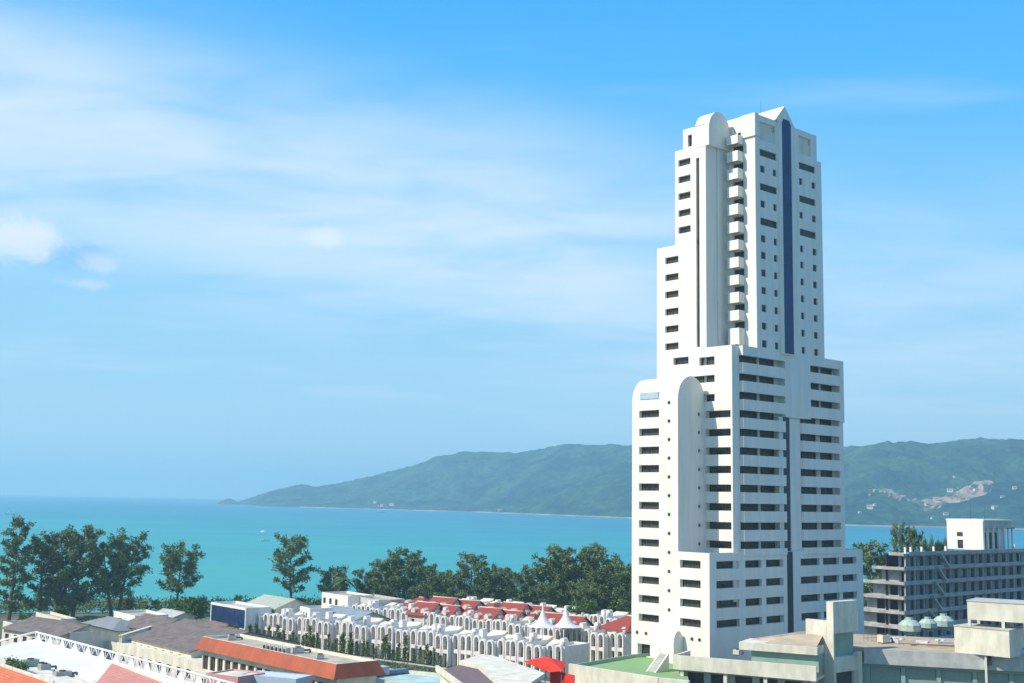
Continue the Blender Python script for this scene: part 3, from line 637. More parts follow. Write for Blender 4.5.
# left background buildings
def wrow(z0, z1, w_, step, st=.8): return lambda L: [(x, x+w_, z0, z1) for x in [st+step*i for i in range(max(1, int((L-st*2)/step)))]]
flat_building('boundary_wall_house', (36, 612), (61, 619), 6, 3, 'narrow cream house with pilasters standing left, behind the brown roof', 'house', wins=wrow(3.6, 5.0, .9, 2.2), wall=CREAM)
gable_house('brown_roofed_house', (0, 628), (58, 637), 6, 12, 1.6, 'low brown roofed house at the far left behind the white sheeting', roof=BROWNT)
flat_building('cream_wall_house', (3, 621), (24, 626), 5.4, 6, 'small cream wall house at the left edge under the palm', 'house', wall=CREAM, wins=wrow(2.6, 4, 1, 2.4))
gable_house('grey_hipped_house', (70, 625), (110, 632), 4.6, 10, 1.7, 'grey hip roofed house between the casuarinas, with dark veranda', roof=GREYT, hip=True, wins=lambda L: [(1.2, L*.45, 2.2, 4.6), (L*.55, L*.75, 2.6, 4.4)])
flat_building('low_white_building', (114, 611), (135, 616), 6, 7, 'small white block beside the big dark roof, under the slim trees', 'building', wall=WHITE, wins=wrow(3, 4.4, 1.2, 3))
gable_house('dark_roofed_hall', (128, 637), (190, 652), 5.4, 21, 2.6, 'large dark brown tiled hall roof in the left middle', roof=BROWNT, cat='hall')
gable_house('dark_roofed_annex', (118, 625), (152, 631), 5.2, 11, 1.8, 'smaller dark tiled annex roof behind the big dark hall', roof=BROWNT)
mb = MB(); a = onz(125, 636, 8.2); b_ = onz(158, 622, 8.2)
flat_building('pale_flat_building', (104, 640), (205, 664), 4.6, 4, 'long pale flat roofed wing right behind the white sheeting roof', 'building', wall=CREAMW, roof=CREAMW, par=.25, wins=wrow(1.8, 3.2, 1.4, 3.4))
e, L = flat_building('blue_glazed_building', (211, 602), (246, 608), 7.0, 6, 'building with a dark blue glazed front and white roof edge left of the villas', 'building', wall=WHITE, roof=GREYL, wins=lambda L: [(.3, L-.3, 2.6, 6.5)], name_w='blue_glazing')
for ch in e.children:
    if ch.name.startswith('blue_glazing'):
        me = ch.data; me.materials[0] = SIGNB
gable_house('green_grey_roofed_house', (243, 604), (275, 609), 6.6, 10, 1.8, 'pale grey green roofed house right of the blue glazed building', roof=tile_mat('pale_green_sheet', (.42, .45, .34), (.33, .36, .28), .6))
flat_building('white_tower_house', (300, 606), (310, 608.5), 7.2, 5, 'small upright white house with one blue window among the villas', 'house', wall=WHITE, wins=wrow(4.8, 6.2, .9, 1.6, .4))
gable_house('blue_grey_roofed_house', (311, 615), (352, 622), 5.2, 10, 1.8, 'wide blue grey roofed house behind the villa rows', roof=tile_mat('blue_grey_sheet', (.25, .31, .34), (.18, .22, .25), .6))
flat_building('white_stepped_block', (322, 592), (348, 596), 7.2, 7, 'tall white block standing beside the grey block behind the villas', 'building', wall=WHITE, wins=wrow(4.6, 6, 1.3, 3))
flat_building('grey_block', (349, 595), (379, 600), 6.9, 7, 'grey walled flat block left of the red roofs', 'building', wall=GREYL, wins=wrow(4.2, 5.6, 1.3, 3))

mb = MB(); a = onz(122, 636, 5.6); b_ = onz(155, 626, 5.6); d = b_-a; e = empty('parapet_wall', (a.x, a.y, 0), atan2(d.y, d.x), 'cream wall top running diagonally beside the big dark hall roof', 'wall'); mb.box(0, d.length, 0, .5, 0, 5.6, CREAM); mb.build('wall', e)
mb = MB(); mb.box(-.1, d.length+.1, -.1, .6, 5.6, 5.75, CREAMW); mb.build('coping', e)
gable_house('rust_roofed_shed', (196, 628), (214, 632), 5.0, 6, 1.2, 'little rusty roofed shed between the dark hall and the blue glazed front', roof=tile_mat('rusty_sheet', (.30, .14, .08), (.18, .10, .07), .5), cat='shed')
gable_house('pale_roofed_shed', (150, 614), (172, 618), 4.4, 6, 1.0, 'little pale roofed shed by the shore behind the dark annex', roof=tile_mat('pale_sheet', (.5, .48, .44), (.38, .36, .33), .5), cat='shed')
flat_building('water_tank_house', (60, 630), (70, 632.5), 6.6, 4, 'narrow cream tower house between brown roof and grey hipped roof', 'house', wall=CREAM, wins=wrow(4.4, 5.4, .8, 2, .5))
# orange fascia building
a, yaw, L = frame((203, 636.5), (336.6, 664.2), 9.0); L += 1.8; a = a-Vector((cos(yaw), sin(yaw), 0))*.9-Vector((-sin(yaw), cos(yaw), 0))*.9
e = empty('orange_fascia_building', (a.x, a.y, 0), yaw, 'long flat roofed building with terracotta orange skirt fascia all round', 'building'); Dp = 8.2
mb = MB(); hs_ = [(x, x+1.7, 4.2, 6.3) for x in [1+2.3*i for i in range(int((L-2)/2.3))]]+[(x, x+1.7, .9, 3) for x in [1+2.3*i for i in range(int((L-2)/2.3))]]
facade(mb, 'u', 1.0, 0.8, L-.8, 0, 7.4, hs_, .3, CREAMW)
for x in (.8, L-.8): mb.poly([(x, 1, 0), (x, Dp-1, 0), (x, Dp-1, 7.4), (x, 1, 7.4)], CREAMW)
mb.poly([(.8, Dp-1, 0), (L-.8, Dp-1, 0), (L-.8, Dp-1, 7.4), (.8, Dp-1, 7.4)], CREAMW); mb.build('wall', e)
for h in hs_: window(e, 'u', 1.0, h, .25, 'window', 1)
mb = MB(); s_ = .9
o_ = [(0, 0, 7.2), (L, 0, 7.2), (L, Dp, 7.2), (0, Dp, 7.2)]; i_ = [(s_, s_, 9.0), (L-s_, s_, 9.0), (L-s_, Dp-s_, 9.0), (s_, Dp-s_, 9.0)]
for k in range(4): mb.poly([o_[k], o_[(k+1) % 4], i_[(k+1) % 4], i_[k]], ORANGE)
mb.poly(list(reversed(o_)), CREAMW); mb.build('fascia', e)
mb = MB(); mb.box(s_+.25, L-s_-.25, s_+.25, Dp-s_-.25, 8.3, 8.6, BEIGER)
for (x0, x1, y0, y1) in ((s_, L-s_, s_, s_+.25), (s_, L-s_, Dp-s_-.25, Dp-s_), (s_, s_+.25, s_+.25, Dp-s_-.25), (L-s_-.25, L-s_, s_+.25, Dp-s_-.25)): mb.box(x0, x1, y0, y1, 8.3, 9.02, CREAMW)
mb.build('roof', e)
mb = MB(); mb.box(.8, L-4, -.6, .98, 3.3, 4.15, CREAMW); mb.build('balcony', e)
def ac_unit(e0, x, y, z, yaw_, label):
    M_ = Matrix.Translation(e0.location) @ Matrix.Rotation(e0.rotation_euler.z, 4, 'Z'); p = M_ @ Vector((x, y, z))
    q = empty('rooftop_fan_unit', p, e0.rotation_euler.z+yaw_, label, 'air conditioner', 'fan units on the orange edged roof')
    mb = MB(); mb.box(-.45, .45, -.35, .35, .1, 1.0, GREYL); mb.build('casing', q)
    mb = MB(); mb.tube((0, -.36, .55), (0, -.38, .55), .33, .33, DARK, 12); mb.build('fan_grille', q)
    mb = MB(); mb.box(-.4, -.3, -.3, .3, 0, .1, DARK); mb.box(.3, .4, -.3, .3, 0, .1, DARK); mb.build('foot', q)
for i in range(6): ac_unit(e, L*.47+i*1.1, 1.9, 8.6, 0, 'small grey fan unit in the line of six on the orange edged roof')

# white sheeting roof with truss parapet, front left
a, yaw, L = frame((36, 632), (243, 686), 10.0); e = empty('market_hall', (a.x, a.y, 0), yaw, 'broad white sheeting roof with zigzag truss along its ridge, front left', 'market hall')
mb = MB(); ns, nt_ = 90, 14; L2 = L+14; W2 = 26
def zr(s, t_): return 9.0-3.6*(t_/W2)-.35*abs(sin(pi*s/4.6))*(1-.3*t_/W2)
for i in range(ns):
    for j in range(nt_):
        q = [(L2*i/ns, -W2*j/nt_), (L2*(i+1)/ns, -W2*j/nt_), (L2*(i+1)/ns, -W2*(j+1)/nt_), (L2*i/ns, -W2*(j+1)/nt_)]
        mb.poly([(s, t_, zr(s, -t_)) for s, t_ in q], MEMB)
mb.extr([(0, 0, 9.0), (-11, -4, 6.2), (-11, -24, 4.2), (0, -W2, 5.4)], (0, 0, -.1), MEMB); mb.build('roof', e)
mb = MB(); mb.poly([(-.2, -.3, 0), (-.2, -W2, 0), (-.2, -W2, 5.2), (-.2, -.3, 8.6)], CREAMW); mb.poly([(0, .1, 0), (L2, .1, 0), (L2, .1, 8.7), (0, .1, 8.7)], CREAMW)
mb.poly([(0, -W2+.2, 0), (L2, -W2+.2, 0), (L2, -W2+.2, 5.1), (0, -W2+.2, 5.1)], CREAMW); mb.build('wall', e)
mb = MB(); mb.tube((-11.2, -4, 7.2), (0, 0, 10), .16, .16, MEMB, 6); mb.tube((0, 0, 10), (L2, 0, 10), .14, .14, MEMB, 6); mb.tube((0, 0, 8.8), (L2, 0, 8.8), .12, .12, MEMB, 6)
k = 0; x = 0
while x < L2-2.3:
    mb.tube((x, 0, 8.8), (x+1.15, 0, 10), .07, .07, MEMB, 5); mb.tube((x+1.15, 0, 10), (x+2.3, 0, 8.8), .07, .07, MEMB, 5); mb.tube((x, 0, 8.8), (x, 0, 10), .07, .07, MEMB, 5)
    if k % 2 == 0: mb.extr([(x+.05, -.02, 8.85), (x+2.25, -.02, 8.85), (x+1.15, -.02, 9.9)], (0, .05, 0), MEMB)
    x += 2.3; k += 1
mb.build('truss', e)
gable_house('salmon_roofed_house', (60, 722), (176, 722), 6.5, 24, 4.2, 'salmon pink hipped roof at the bottom edge in front of the white sheeting', roof=SALMON, hip=True) if False else None
# salmon hip roof: ridge corner at left, falling to the right
pA = onz(112, 663, 9.5); pB = onz(172, 686, 9.5); d_ = (pB-pA).normalized(); n_ = Vector((d_.y, -d_.x, 0))
e = empty('salmon_roofed_house', (pA.x, pA.y, 0), atan2(d_.y, d_.x), 'salmon pink tiled hip roof at the bottom edge before the white sheeting', 'house')
LL = (pB-pA).length+8; mb = MB(); cL = (Matrix.Translation(e.location) @ Matrix.Rotation(e.rotation_euler.z, 4, 'Z')).inverted() @ onz(92, 688, 8.2)
mb.extr([(0, 0, 9.5), (LL, 0, 9.5), (LL+2, cL.y, 8.2), (cL.x, cL.y, 8.2)], (0, 0, -.14), SALMON); mb.extr([(0, 0, 9.49), (cL.x, cL.y, 8.19), (-1.2, 1.0, 9.0)], (0, 0, -.13), CREAM); mb.build('roof', e)
mb = MB(); mb.box(max(cL.x, 0)+.3, LL, cL.y+.3, -.5, 0, 8.1, CREAMW); mb.build('wall', e)
mb = MB(); mb.tube((0, 0, 9.55), (LL, 0, 9.55), .14, .14, CREAM, 6); mb.build('ridge_cap', e)
# orange roof strip in the corner
a, yaw, L = frame((-30, 656), (52, 684), 8.5); e = empty('orange_roofed_building', (a.x, a.y, 0), yaw, 'orange tiled roof in the bottom left corner with a planter row on its edge', 'building')
mb = MB(); mb.extr([(0, 0, 8.5), (L, 0, 8.5), (L, -7, 6), (0, -7, 6)], (0, 0, -.15), tile_mat('orange_roof_tiles', (.66, .17, .06), (.50, .12, .05), .4)); mb.build('roof', e)
mb = MB(); mb.box(.3, L-.3, -6.6, 4.5, 0, 5.9, CREAMW); mb.box(.3, L-.3, .2, 4.5, 5.9, 8.2, CREAMW); mb.build('wall', e)
mb = MB(); mb.box(.3, L-.3, .2, .4, 8.2, 8.8, CREAMW); mb.build('parapet', e)
M_ = Matrix.Translation(e.location) @ Matrix.Rotation(yaw, 4, 'Z')
for i in range(6):
    p = M_ @ Vector((L*.42+i*1.1, .95, 8.2)); q = empty('potted_plant', p, 0, 'small dark potted shrub in the row behind the orange roof edge', 'potted plant', 'potted shrubs behind the orange roof')
    mb = MB(); mb.tube((0, 0, 0), (0, 0, .5), .18, .26, CREAM, 8); mb.build('pot', q)
    mb = MB(); random.seed(i)
    for k in range(170):
        u = Vector((random.gauss(0, .22), random.gauss(0, .22), .8+random.gauss(0, .25))); d1 = Vector((random.uniform(-1, 1), random.uniform(-1, 1), random.uniform(-.3, 1))).normalized()*.24; d2 = d1.orthogonal().normalized()*.1
        mb.poly([u, u+d1*.5+d2, u+d1, u+d1*.5-d2], LEAF)
    mb.build('foliage', q)
flat_building('service_building', (20, 672), (78, 690), 8.2, 4.5, 'low service roof with grey machinery at the lower left', 'building', wall=CREAMW, roof=GREYL, par=.3)
def rooftop_box(px, py, z, sx, sy, sz, yw, label, cat='roof unit', m=None, duct=True):
    p = onz(px, py, z); e = empty('rooftop_unit', p, yw, label, cat); mb = MB(); mb.box(-sx/2, sx/2, -sy/2, sy/2, .12, sz, m or GREYL); mb.build('casing', e)
    mb = MB(); mb.tube((0, 0, sz), (0, 0, sz+.12), min(sx, sy)*.36, min(sx, sy)*.36, DARK, 12); mb.build('fan_grille', e)
    for x in (-sx/2+.1, sx/2-.1): mb = MB(); mb.box(x-.06, x+.06, -sy/2+.05, sy/2-.05, 0, .12, DARK); mb.build('foot', e)
    if duct: mb = MB(); mb.tube((sx/2, 0, sz*.5), (sx/2+.9, 0, sz*.5), .14, .14, FRAME, 8); mb.tube((sx/2+.9, 0, sz*.5), (sx/2+.9, 0, 0), .14, .14, FRAME, 8); mb.build('duct', e)
rooftop_box(30, 668, 8.0, 1.8, 1.2, 1.1, .8, 'grey green fan unit left end of the service roof, by the potted shrubs', m=GREENW)
rooftop_box(44, 671, 8.0, 1.3, 1.0, .9, .8, 'smaller grey fan unit in the middle of the service roof', m=GREYC)
rooftop_box(62, 677, 8.0, 2.0, 1.1, .7, .8, 'flat dark fan unit at the right end of the service roof', m=GREYC)
rooftop_box(298, 653, 8.6, 1.6, 1.1, .8, .3, 'pale fan unit alone right of the line of six on the orange edged roof')
rooftop_box(320, 659, 8.6, 1.0, 1.0, .6, .3, 'low hatch unit near the right corner of the orange edged roof', duct=False)
rooftop_box(232, 640, 8.6, 1.2, 1.2, .7, .3, 'small fan unit near the left end of the orange edged roof')
# small things along the bottom edge between the sheeting and the turquoise roof
flat_building('pink_kiosk', (206, 673), (238, 677), 7.5, 5, 'small pink kiosk with dark red front at the bottom edge', 'kiosk', wall=mat('pink_render', (.66, .32, .28), .8), roof=CREAMW, wins=lambda L: [(L*.5, L*.95, 4.8, 6.8)], par=.2)
flat_building('blue_grey_shed', (239, 674), (296, 679), 7.4, 4, 'pale blue grey shed roof at the bottom edge under the orange fascia', 'shed', wall=mat('pale_blue_render', (.45, .52, .58), .8), roof=mat('pale_blue_roof', (.6, .66, .68), .7), par=.12)
flat_building('turquoise_roofed_building', (338, 676), (440, 686), 6.5, 10, 'flat pale turquoise roof with white kerb right of the orange fascia building', 'building', wall=CREAMW, roof=TURQ, par=.5)
p = onz(385, 674, 6.2); q = empty('rooftop_machine', p, .7, 'grey white machine with cylinder lying on the turquoise roof', 'machine')
mb = MB(); mb.box(-2.2, .2, -.8, .8, 0, 1.1, GREYL); mb.build('casing', q); mb = MB(); mb.tube((-3.2, -1.2, .8), (-3.2, 1.2, .8), .8, .8, MEMB, 14); mb.build('drum', q); mb = MB(); mb.box(.3, 3.6, -.6, .6, 0, .5, mat('slate_blue_sheet', (.16, .22, .3), .6)); mb.build('duct', q)
# brown sheet roof shed and cream roof in the bottom middle
pA = onz(436, 668, 8.0); pB = onz(456, 684, 8.0)
def slab_house(name, pts, th, label, cat, rm, wm, base=0):
    """roof slab with the given outline (world points) on a wall block set in from its edge"""
    c = sum(pts, Vector())/len(pts); e = empty(name, (c.x, c.y, 0), 0, label, cat); L_ = [(p.x-c.x, p.y-c.y, p.z) for p in pts]
    mb = MB(); mb.extr(L_, (0, 0, -th), rm); mb.build('roof', e)
    mb = MB(); z = min(p[2] for p in L_)-th-.02; mb.prism([(x*.93, y*.93) for x, y, _ in L_], 0, z, wm); mb.build('wall', e); return e, L_
e, L_ = slab_house('brown_roofed_shed', [onz(438, 671, 7.6), onz(461, 664.5, 8.3), onz(479, 664, 8.3), onz(512, 692, 8.3), onz(466, 692, 7.6)], .15, 'brown sheet roofed shed with cream edge board at the bottom middle', 'shed', PURPT, CREAMW)
mb = MB(); p, q = Vector(L_[0]), Vector(L_[4]); d = (q-p).normalized(); n = Vector((d.y, -d.x, 0))*.35; mb.extr([p-n*.01, p+n, p+n+Vector((0, 0, .75)), p-n*.01+Vector((0, 0, .75))], q-p, CREAMW); mb.build('edge_board', e)
e, L_ = slab_house('cream_roofed_building', [onz(459, 661, 8.8), onz(477, 655.5, 8.8), onz(492, 655, 8.8), onz(545, 673, 8.8), onz(529, 684, 8.8), onz(500, 684, 8.8), onz(478, 665, 8.8)], .5, 'cream slab roofed building with dark glazed side between brown shed and red awning', 'building', CREAMW, CREAMW)
p = Vector(L_[4]); q = Vector(L_[3]); mb = MB(); d = (q-p).normalized(); n = Vector((d.y, -d.x, 0)); mb.extr([p*.93+n*.03, q*.93+n*.03, Vector((q.x*.93, q.y*.93, 5.5))+n*.03, Vector((p.x*.93, p.y*.93, 5.5))+n*.03], n*.02, GLASS) if False else mb.box(-.01, .01, -.01, .01, 8.2, 8.25, GLASS)
mb = MB(); z1 = 7.9; z0 = 5.2; P_ = Vector((p.x*.93, p.y*.93, 0)); Q_ = Vector((q.x*.93, q.y*.93, 0)); k_ = (Q_-P_); mb.extr([P_+k_*.12+Vector((0, 0, z0)), P_+k_*.88+Vector((0, 0, z0)), P_+k_*.88+Vector((0, 0, z1)), P_+k_*.12+Vector((0, 0, z1))], n*.05, GLASS); mb.build('window', e)
# red awning
A_ = [onz(524, 661, 8.9), onz(545, 656.5, 8.9), onz(566, 662, 8.7), onz(563, 671, 8.0), onz(548, 672, 7.8)]
c0 = sum(A_, Vector())/5; e = empty('red_awning', (c0.x, c0.y, 0), 0, 'bright red cloth awning with hanging front flap beside the green deck', 'awning'); mb = MB()
top = c0+Vector((0, 0, .9)); L_ = [(p.x-c0.x, p.y-c0.y, p.z) for p in A_]
for i in range(5): mb.extr([L_[i], L_[(i+1) % 5], (0, 0, top.z)], (0, 0, -.06), REDC, True)
mb.build('canopy', e)
mb = MB(); q0 = onz(550, 676, 7.0)-c0; q1 = onz(574, 680, 7.0)-c0
mb.extr([(q0.x, q0.y, 7.8), (q1.x, q1.y, 7.6), (q1.x, q1.y, 4.5), (q0.x, q0.y, 4.5)], (0.1, .12, 0), REDC); mb.build('flap', e)
for p in L_[:4]: mb = MB(); mb.tube((p[0]*.9, p[1]*.9, 0), (p[0]*.9, p[1]*.9, p[2]), .06, .06, FRAME, 6); mb.build('pole', e)

# ------------------------------------------------------------------ podium in front of the tower
zg = 5.6
pts = [onz(566, 671, zg), onz(600, 665, zg), onz(634, 658.5, zg), onz(662, 656.5, zg), onz(692, 672, zg), onz(704, 684, zg), onz(600, 679, zg)]
pts = [onz(571, 668.5, zg), onz(600, 663.5, zg), onz(634, 657.5, zg), onz(664, 656, zg), onz(686, 668, zg), onz(690, 686, zg), onz(660, 683, zg), onz(600, 673.5, zg)]
c0 = pts[0]; e = empty('podium_deck', (c0.x, c0.y, 0), 0, 'green surfaced podium deck with cream kerb at the foot of the tower', 'podium')
pl = [(p.x-c0.x, p.y-c0.y) for p in pts]; mb = MB(); mb.prism(pl, 0, zg-.02, GREEND); mb.build('deck', e)
mb = MB()
for i in (6, 7, 5):
    p, q = Vector((*pl[i], 0)), Vector((*pl[(i+1) % 8], 0)); d = (q-p).normalized(); n = Vector((d.y, -d.x, 0))*.5
    if (p+n).length and (p.y+n.y) > p.y: n = -n
    mb.prism([p, q, q+n, p+n], 0, zg+.75, CREAMW)
mb.build('front_parapet', e)
mb = MB()
for i in (0, 1, 2):
    p, q = Vector((*pl[i], 0)), Vector((*pl[i+1], 0)); d = (q-p).normalized(); n = Vector((-d.y, d.x, 0))*.25; mb.prism([p, q, q+n, p+n], 0, zg+.5, GREENW)
mb.build('rear_kerb', e)
# sloping ramp wall
a = onz(661, 672, zg); e = empty('ramp_stair', (a.x, a.y, zg-.02), YAW, 'cream sloped stair wall on the green deck beside the arch', 'stair'); mb = MB()
mb.extr([(-1.2, 0, 0), (1.8, 0, 0), (1.8, 0, 2.6)], (0, .3, 0), CREAM); mb.extr([(-1.2, 1.6, 0), (1.8, 1.6, 0), (1.8, 1.6, 2.6)], (0, .3, 0), CREAM); mb.build('side_wall', e)
mb = MB()
for i in range(8): mb.box(-1+i*.35, 1.8, .303, 1.597, i*.3, (i+1)*.3, GREYL)
mb.build('step', e)
# long canopy-band building
zb_ = 8.5; a, yaw, L = frame((673, 655), (816, 666.5), zb_); PE = empty('podium_building', (a.x, a.y, 0), yaw, 'long low cream podium building with broad parapet band and raised green walled storey', 'building'); PL = L
mb = MB(); mb.box(0, L, 0, .4, 6.5, 8.5, CREAMW); mb.box(0, L, .401, 6.5, 6.5, 6.9, CREAMW); mb.box(0, .4, .401, 6.5, 6.9, 8.49, CREAMW); mb.build('parapet_band', PE)
mb = MB(); mb.box(.401, L, .401, 6.3, 6.9, 7.6, PINKR); mb.build('roof', PE)
hs_ = [(x, x+2.6, 1.5, 6.1) for x in [1.6+3.6*i for i in range(int((L-2)/3.6))]]
mb = MB(); facade(mb, 'u', 1.4, .4, L, 0, 6.5, hs_, .3, GREYL); mb.build('wall', PE)
for h in hs_: window(PE, 'u', 1.4, h, .25, 'window', 1)
for x in (1.0, L*.36, L*.64, L-.8): mb = MB(); mb.box(x, x+.5, .3, .9, 0, 6.49, CREAMW); mb.build('column', PE)
# raised storey
x0 = L*.54
mb = MB(); mb.box(x0, L-.02, 1.6, 5.2, 7.6, 10.4, GREENW); mb.build('upper_wall', PE)
mb = MB(); mb.box(x0-1.6, L-.01, .9, 6.5, 9.9, 10.95, CREAMW); mb.build('roof_slab', PE)
mb = MB(); mb.extr([(x0+1, 5.5, 10.96), (L, 5.5, 10.96), (L, 9, 14.2), (L, 9.6, 14.2), (x0-3, 9.6, 11.0)], (0, .01, .25), GREYC); 
mb = MB(); mb.extr([(x0-1, 6.7, 10.3), (L-.2, 6.7, 12.6), (L-.2, 6.7, 13.1), (x0-1, 6.7, 10.95)], (0, .5, 0), GREYC); mb.extr([(x0-1, 5.0, 10.96), (L-.2, 5.0, 10.96), (L-.2, 6.69, 12.6)], (0, .01, 0), PINKR); mb.extr([(x0+2, 1.4, 10.96), (L-.2, 1.4, 10.96), (L-.2, 6.68, 12.7), (x0+2, 6.68, 11.0)], (0, 0, .02), PINKR); mb.build('lean_to_roof', PE)
# stair block with piers
a = onz(833, 602, 17.0); e = empty('stair_block', (a.x, a.y, 0), YAW, 'cream stair block with tall grey shaded side wall and projecting pier', 'building')
mb = MB(); mb.box(0, 6.3, 0, 1.1, 12.6, 17.0, CREAMW)
facade(mb, 'u', 0.02, 0, 6.3, 0, 9.3, [(.5, 5.2, .5, 7.2)], .6, CREAMW)
mb.box(.3, 6.0, .7, 4.0, 0, 12.6, GREENW); mb.poly([(0, .02, 0), (0, 2.5, 0), (0, 2.5, 9.3), (0, .02, 9.3)], CREAMW)
mb.box(-.02, .28, .03, 1.1, 9.3, 12.59, CREAMW); mb.poly([(0, .02, 9.3), (6.3, .02, 9.3), (6.3, .7, 9.3), (0, .7, 9.3)], CREAMW); mb.build('wall', e)
mb = MB(); mb.box(-.03, .65, 1.101, 4.6, 0, 14.3, CREAMW); mb.build('pier', e)
mb = MB(); mb.box(5.35, 6.3, -.5, .018, 0, 9.8, CREAM); mb.build('column', e)
window(e, 'u', .02, (.5, 5.2, .5, 7.2), .55, 'window', 2)
# terrace building at right
zt = 10.2; a, yaw, L = frame((864, 648.5), (1026, 656.5), zt); TE = empty('terrace_building', (a.x, a.y, 0), yaw, 'wide terrace building with grey parapet band and dusty pink roof deck at lower right', 'building'); L2 = L+14; TD = 20
mb = MB(); mb.box(0, L2, 0, .35, zt-2.1, zt, GREYL); mb.build('parapet_band', TE)
mb = MB(); mb.box(-1.5, L2, .351, TD, zt-.6, zt-.02, PINKR); mb.build('roof', TE)
mb = MB(); hs_ = [(x, x+4.2, 1.2, 7.6) for x in [.8+4.8*i for i in range(int(L2/4.8))]]
facade(mb, 'u', .9, -.5, L2, 0, zt-.62, hs_, .3, GREENW); mb.poly([(-.5, .9, 0), (-.5, TD, 0), (-.5, TD, zt-.62), (-.5, .9, zt-.62)], CREAMW); mb.poly([(L2, .9, 0), (L2, TD, 0), (L2, TD, zt-.62), (L2, .9, zt-.62)], CREAMW); mb.build('wall', TE)
SHUT = mat('grey_green_shutter', (.30, .36, .30), .7, c2=(.26, .31, .26))
for h in hs_: window(TE, 'u', .9, h, .25, 'shutter', 0, SHUT)
M_ = Matrix.Translation(TE.location) @ Matrix.Rotation(yaw, 4, 'Z')
def on_te(x, y, z=0): return M_ @ Vector((x, y, zt-.02+z))
def teloc(px, py, z=0):   # local coordinates of the point seen at px,py lying z above the deck
    return M_.inverted() @ onz(px, py, zt-.02+z)
p = teloc(986, 672); q = M_ @ Vector((teloc(986, 652).x, -.25, 0)); e = empty('drain_pipe', (q.x, q.y, 0), yaw, 'white drain pipe with hopper box over the grey parapet band', 'drain pipe')
mb = MB(); mb.box(-.3, .3, -.25, .24, zt-1.4, zt-.1, DARK); mb.build('hopper', e); mb = MB(); mb.box(-.55, -.3, -.3, .2, 0, zt+.2, WHITE); mb.build('pipe', e)
rooftop_box(884, 643, zt, 1.6, 1.1, 1.2, .5, 'cream boxed fan unit behind the thin rail on the terrace deck', m=CREAM)
rooftop_box(1000, 650, zt, 1.0, .8, .8, .5, 'small grey unit in front of the plant room corner', m=GREYL)
rooftop_box(738, 655, 7.62, 1.4, 1.0, .8, .9, 'small unit on the pink roof behind the long cream parapet band', m=CREAM)
mb = MB(); pa = teloc(898, 645); pb = teloc(960, 647); e = empty('roof_pipe', on_te(pa.x, pa.y), yaw, 'rusty pipe run lying along the terrace deck', 'pipe'); mb.tube((0, 0, .25), (pb.x-pa.x, 0, .25), .11, .11, mat('rusty_steel', (.30, .15, .09), .8), 7); mb.build('pipe', e)
for k in range(4): mb = MB(); mb.box(k*2.6+.4, k*2.6+.7, -.25, .25, 0, .14, GREYL); mb.build('pipe_support', e)
def vat(px, py, r, label):
    p = onz(px, py, zt); e = empty('cooling_tower', (p.x, p.y, zt-.02), 0.3, label, 'cooling tower', 'pale green cooling towers'); mb = MB(); n = 10
    prof = [(.55, 0), (.6, .3), (1.0, .55), (1.0, 1.25), (.62, 1.75), (.34, 1.85), (.34, 2.15), (.3, 2.15)]
    for (r0, z0), (r1, z1) in zip(prof, prof[1:]):
        for i in range(n):
            a0, a1 = 2*pi*i/n, 2*pi*(i+1)/n
            mb.poly([(r*r0*cos(a0), r*r0*sin(a0), z0*r*.75), (r*r0*cos(a1), r*r0*sin(a1), z0*r*.75), (r*r1*cos(a1), r*r1*sin(a1), z1*r*.75), (r*r1*cos(a0), r*r1*sin(a0), z1*r*.75)], TANK)
    mb.build('casing', e); mb = MB(); mb.tube((0, 0, r*.75*2.1), (0, 0, r*.75*2.13), r*.29, r*.29, DARK, 12); mb.build('fan_grille', e)
    mb = MB()
    for i in range(4): mb.tube((r*.5*cos(i*pi/2), r*.5*sin(i*pi/2), -.0), (r*.5*cos(i*pi/2), r*.5*sin(i*pi/2), .4), .08, .08, DARK, 5)
    mb.build('leg', e)
vat(910, 635, 1.75, 'left pale green cooling tower with white sides on the terrace roof'); vat(928, 631, 1.45, 'middle, smallest pale green cooling tower on the terrace roof'); vat(944, 630, 1.7, 'right pale green cooling tower on the terrace roof nearest the cream boxes')
def te_box(name, p0, p1, z0, z1, depth, label, cat, gap=False, wall=CREAMW):
    a, yw, L = frame(p0, p1, z1); e = empty(name, (a.x, a.y, z0), yw, label, cat); hh = z1-z0; mb = MB()
    zb0 = hh*.36 if gap else 0
    mb.box(0, L, 0, depth, zb0, hh, wall); mb.build('tank_wall' if gap else 'wall', e)
    if gap:
        for x in (0.02, L*.58, L-.4):
            mb = MB(); mb.box(x, x+.38, .02, .4, 0, zb0, wall); mb.box(x, x+.38, depth-.4, depth-.02, 0, zb0, wall); mb.build('leg', e)
    mb = MB(); mb.box(-.08, L+.08, -.08, depth+.08, hh, hh+.14, GREYL); mb.build('cap', e); return e
te_box('plant_room', (954, 626), (1009, 631), zt-.02, 13.8, 5, 'low cream plant room in front of the raised tank box on the terrace', 'plant room')
te_box('water_tank_box', (967, 601), (1026, 604.5), 13.4, 17.4, 6, 'raised cream tank box on short legs at the right edge', 'tank', gap=True)
p = teloc(1020, 655); q = on_te(p.x+1, 2.0); e = empty('white_drum', q, 0, 'short white drum at the right edge of the terrace deck', 'drum'); mb = MB(); mb.tube((0, 0, 0), (0, 0, .9), 1.3, 1.3, MEMB, 18); mb.build('shell', e); mb = MB(); mb.tube((0, 0, .9), (0, 0, 1.0), 1.36, 1.2, GREYL, 18); mb.build('lid', e)
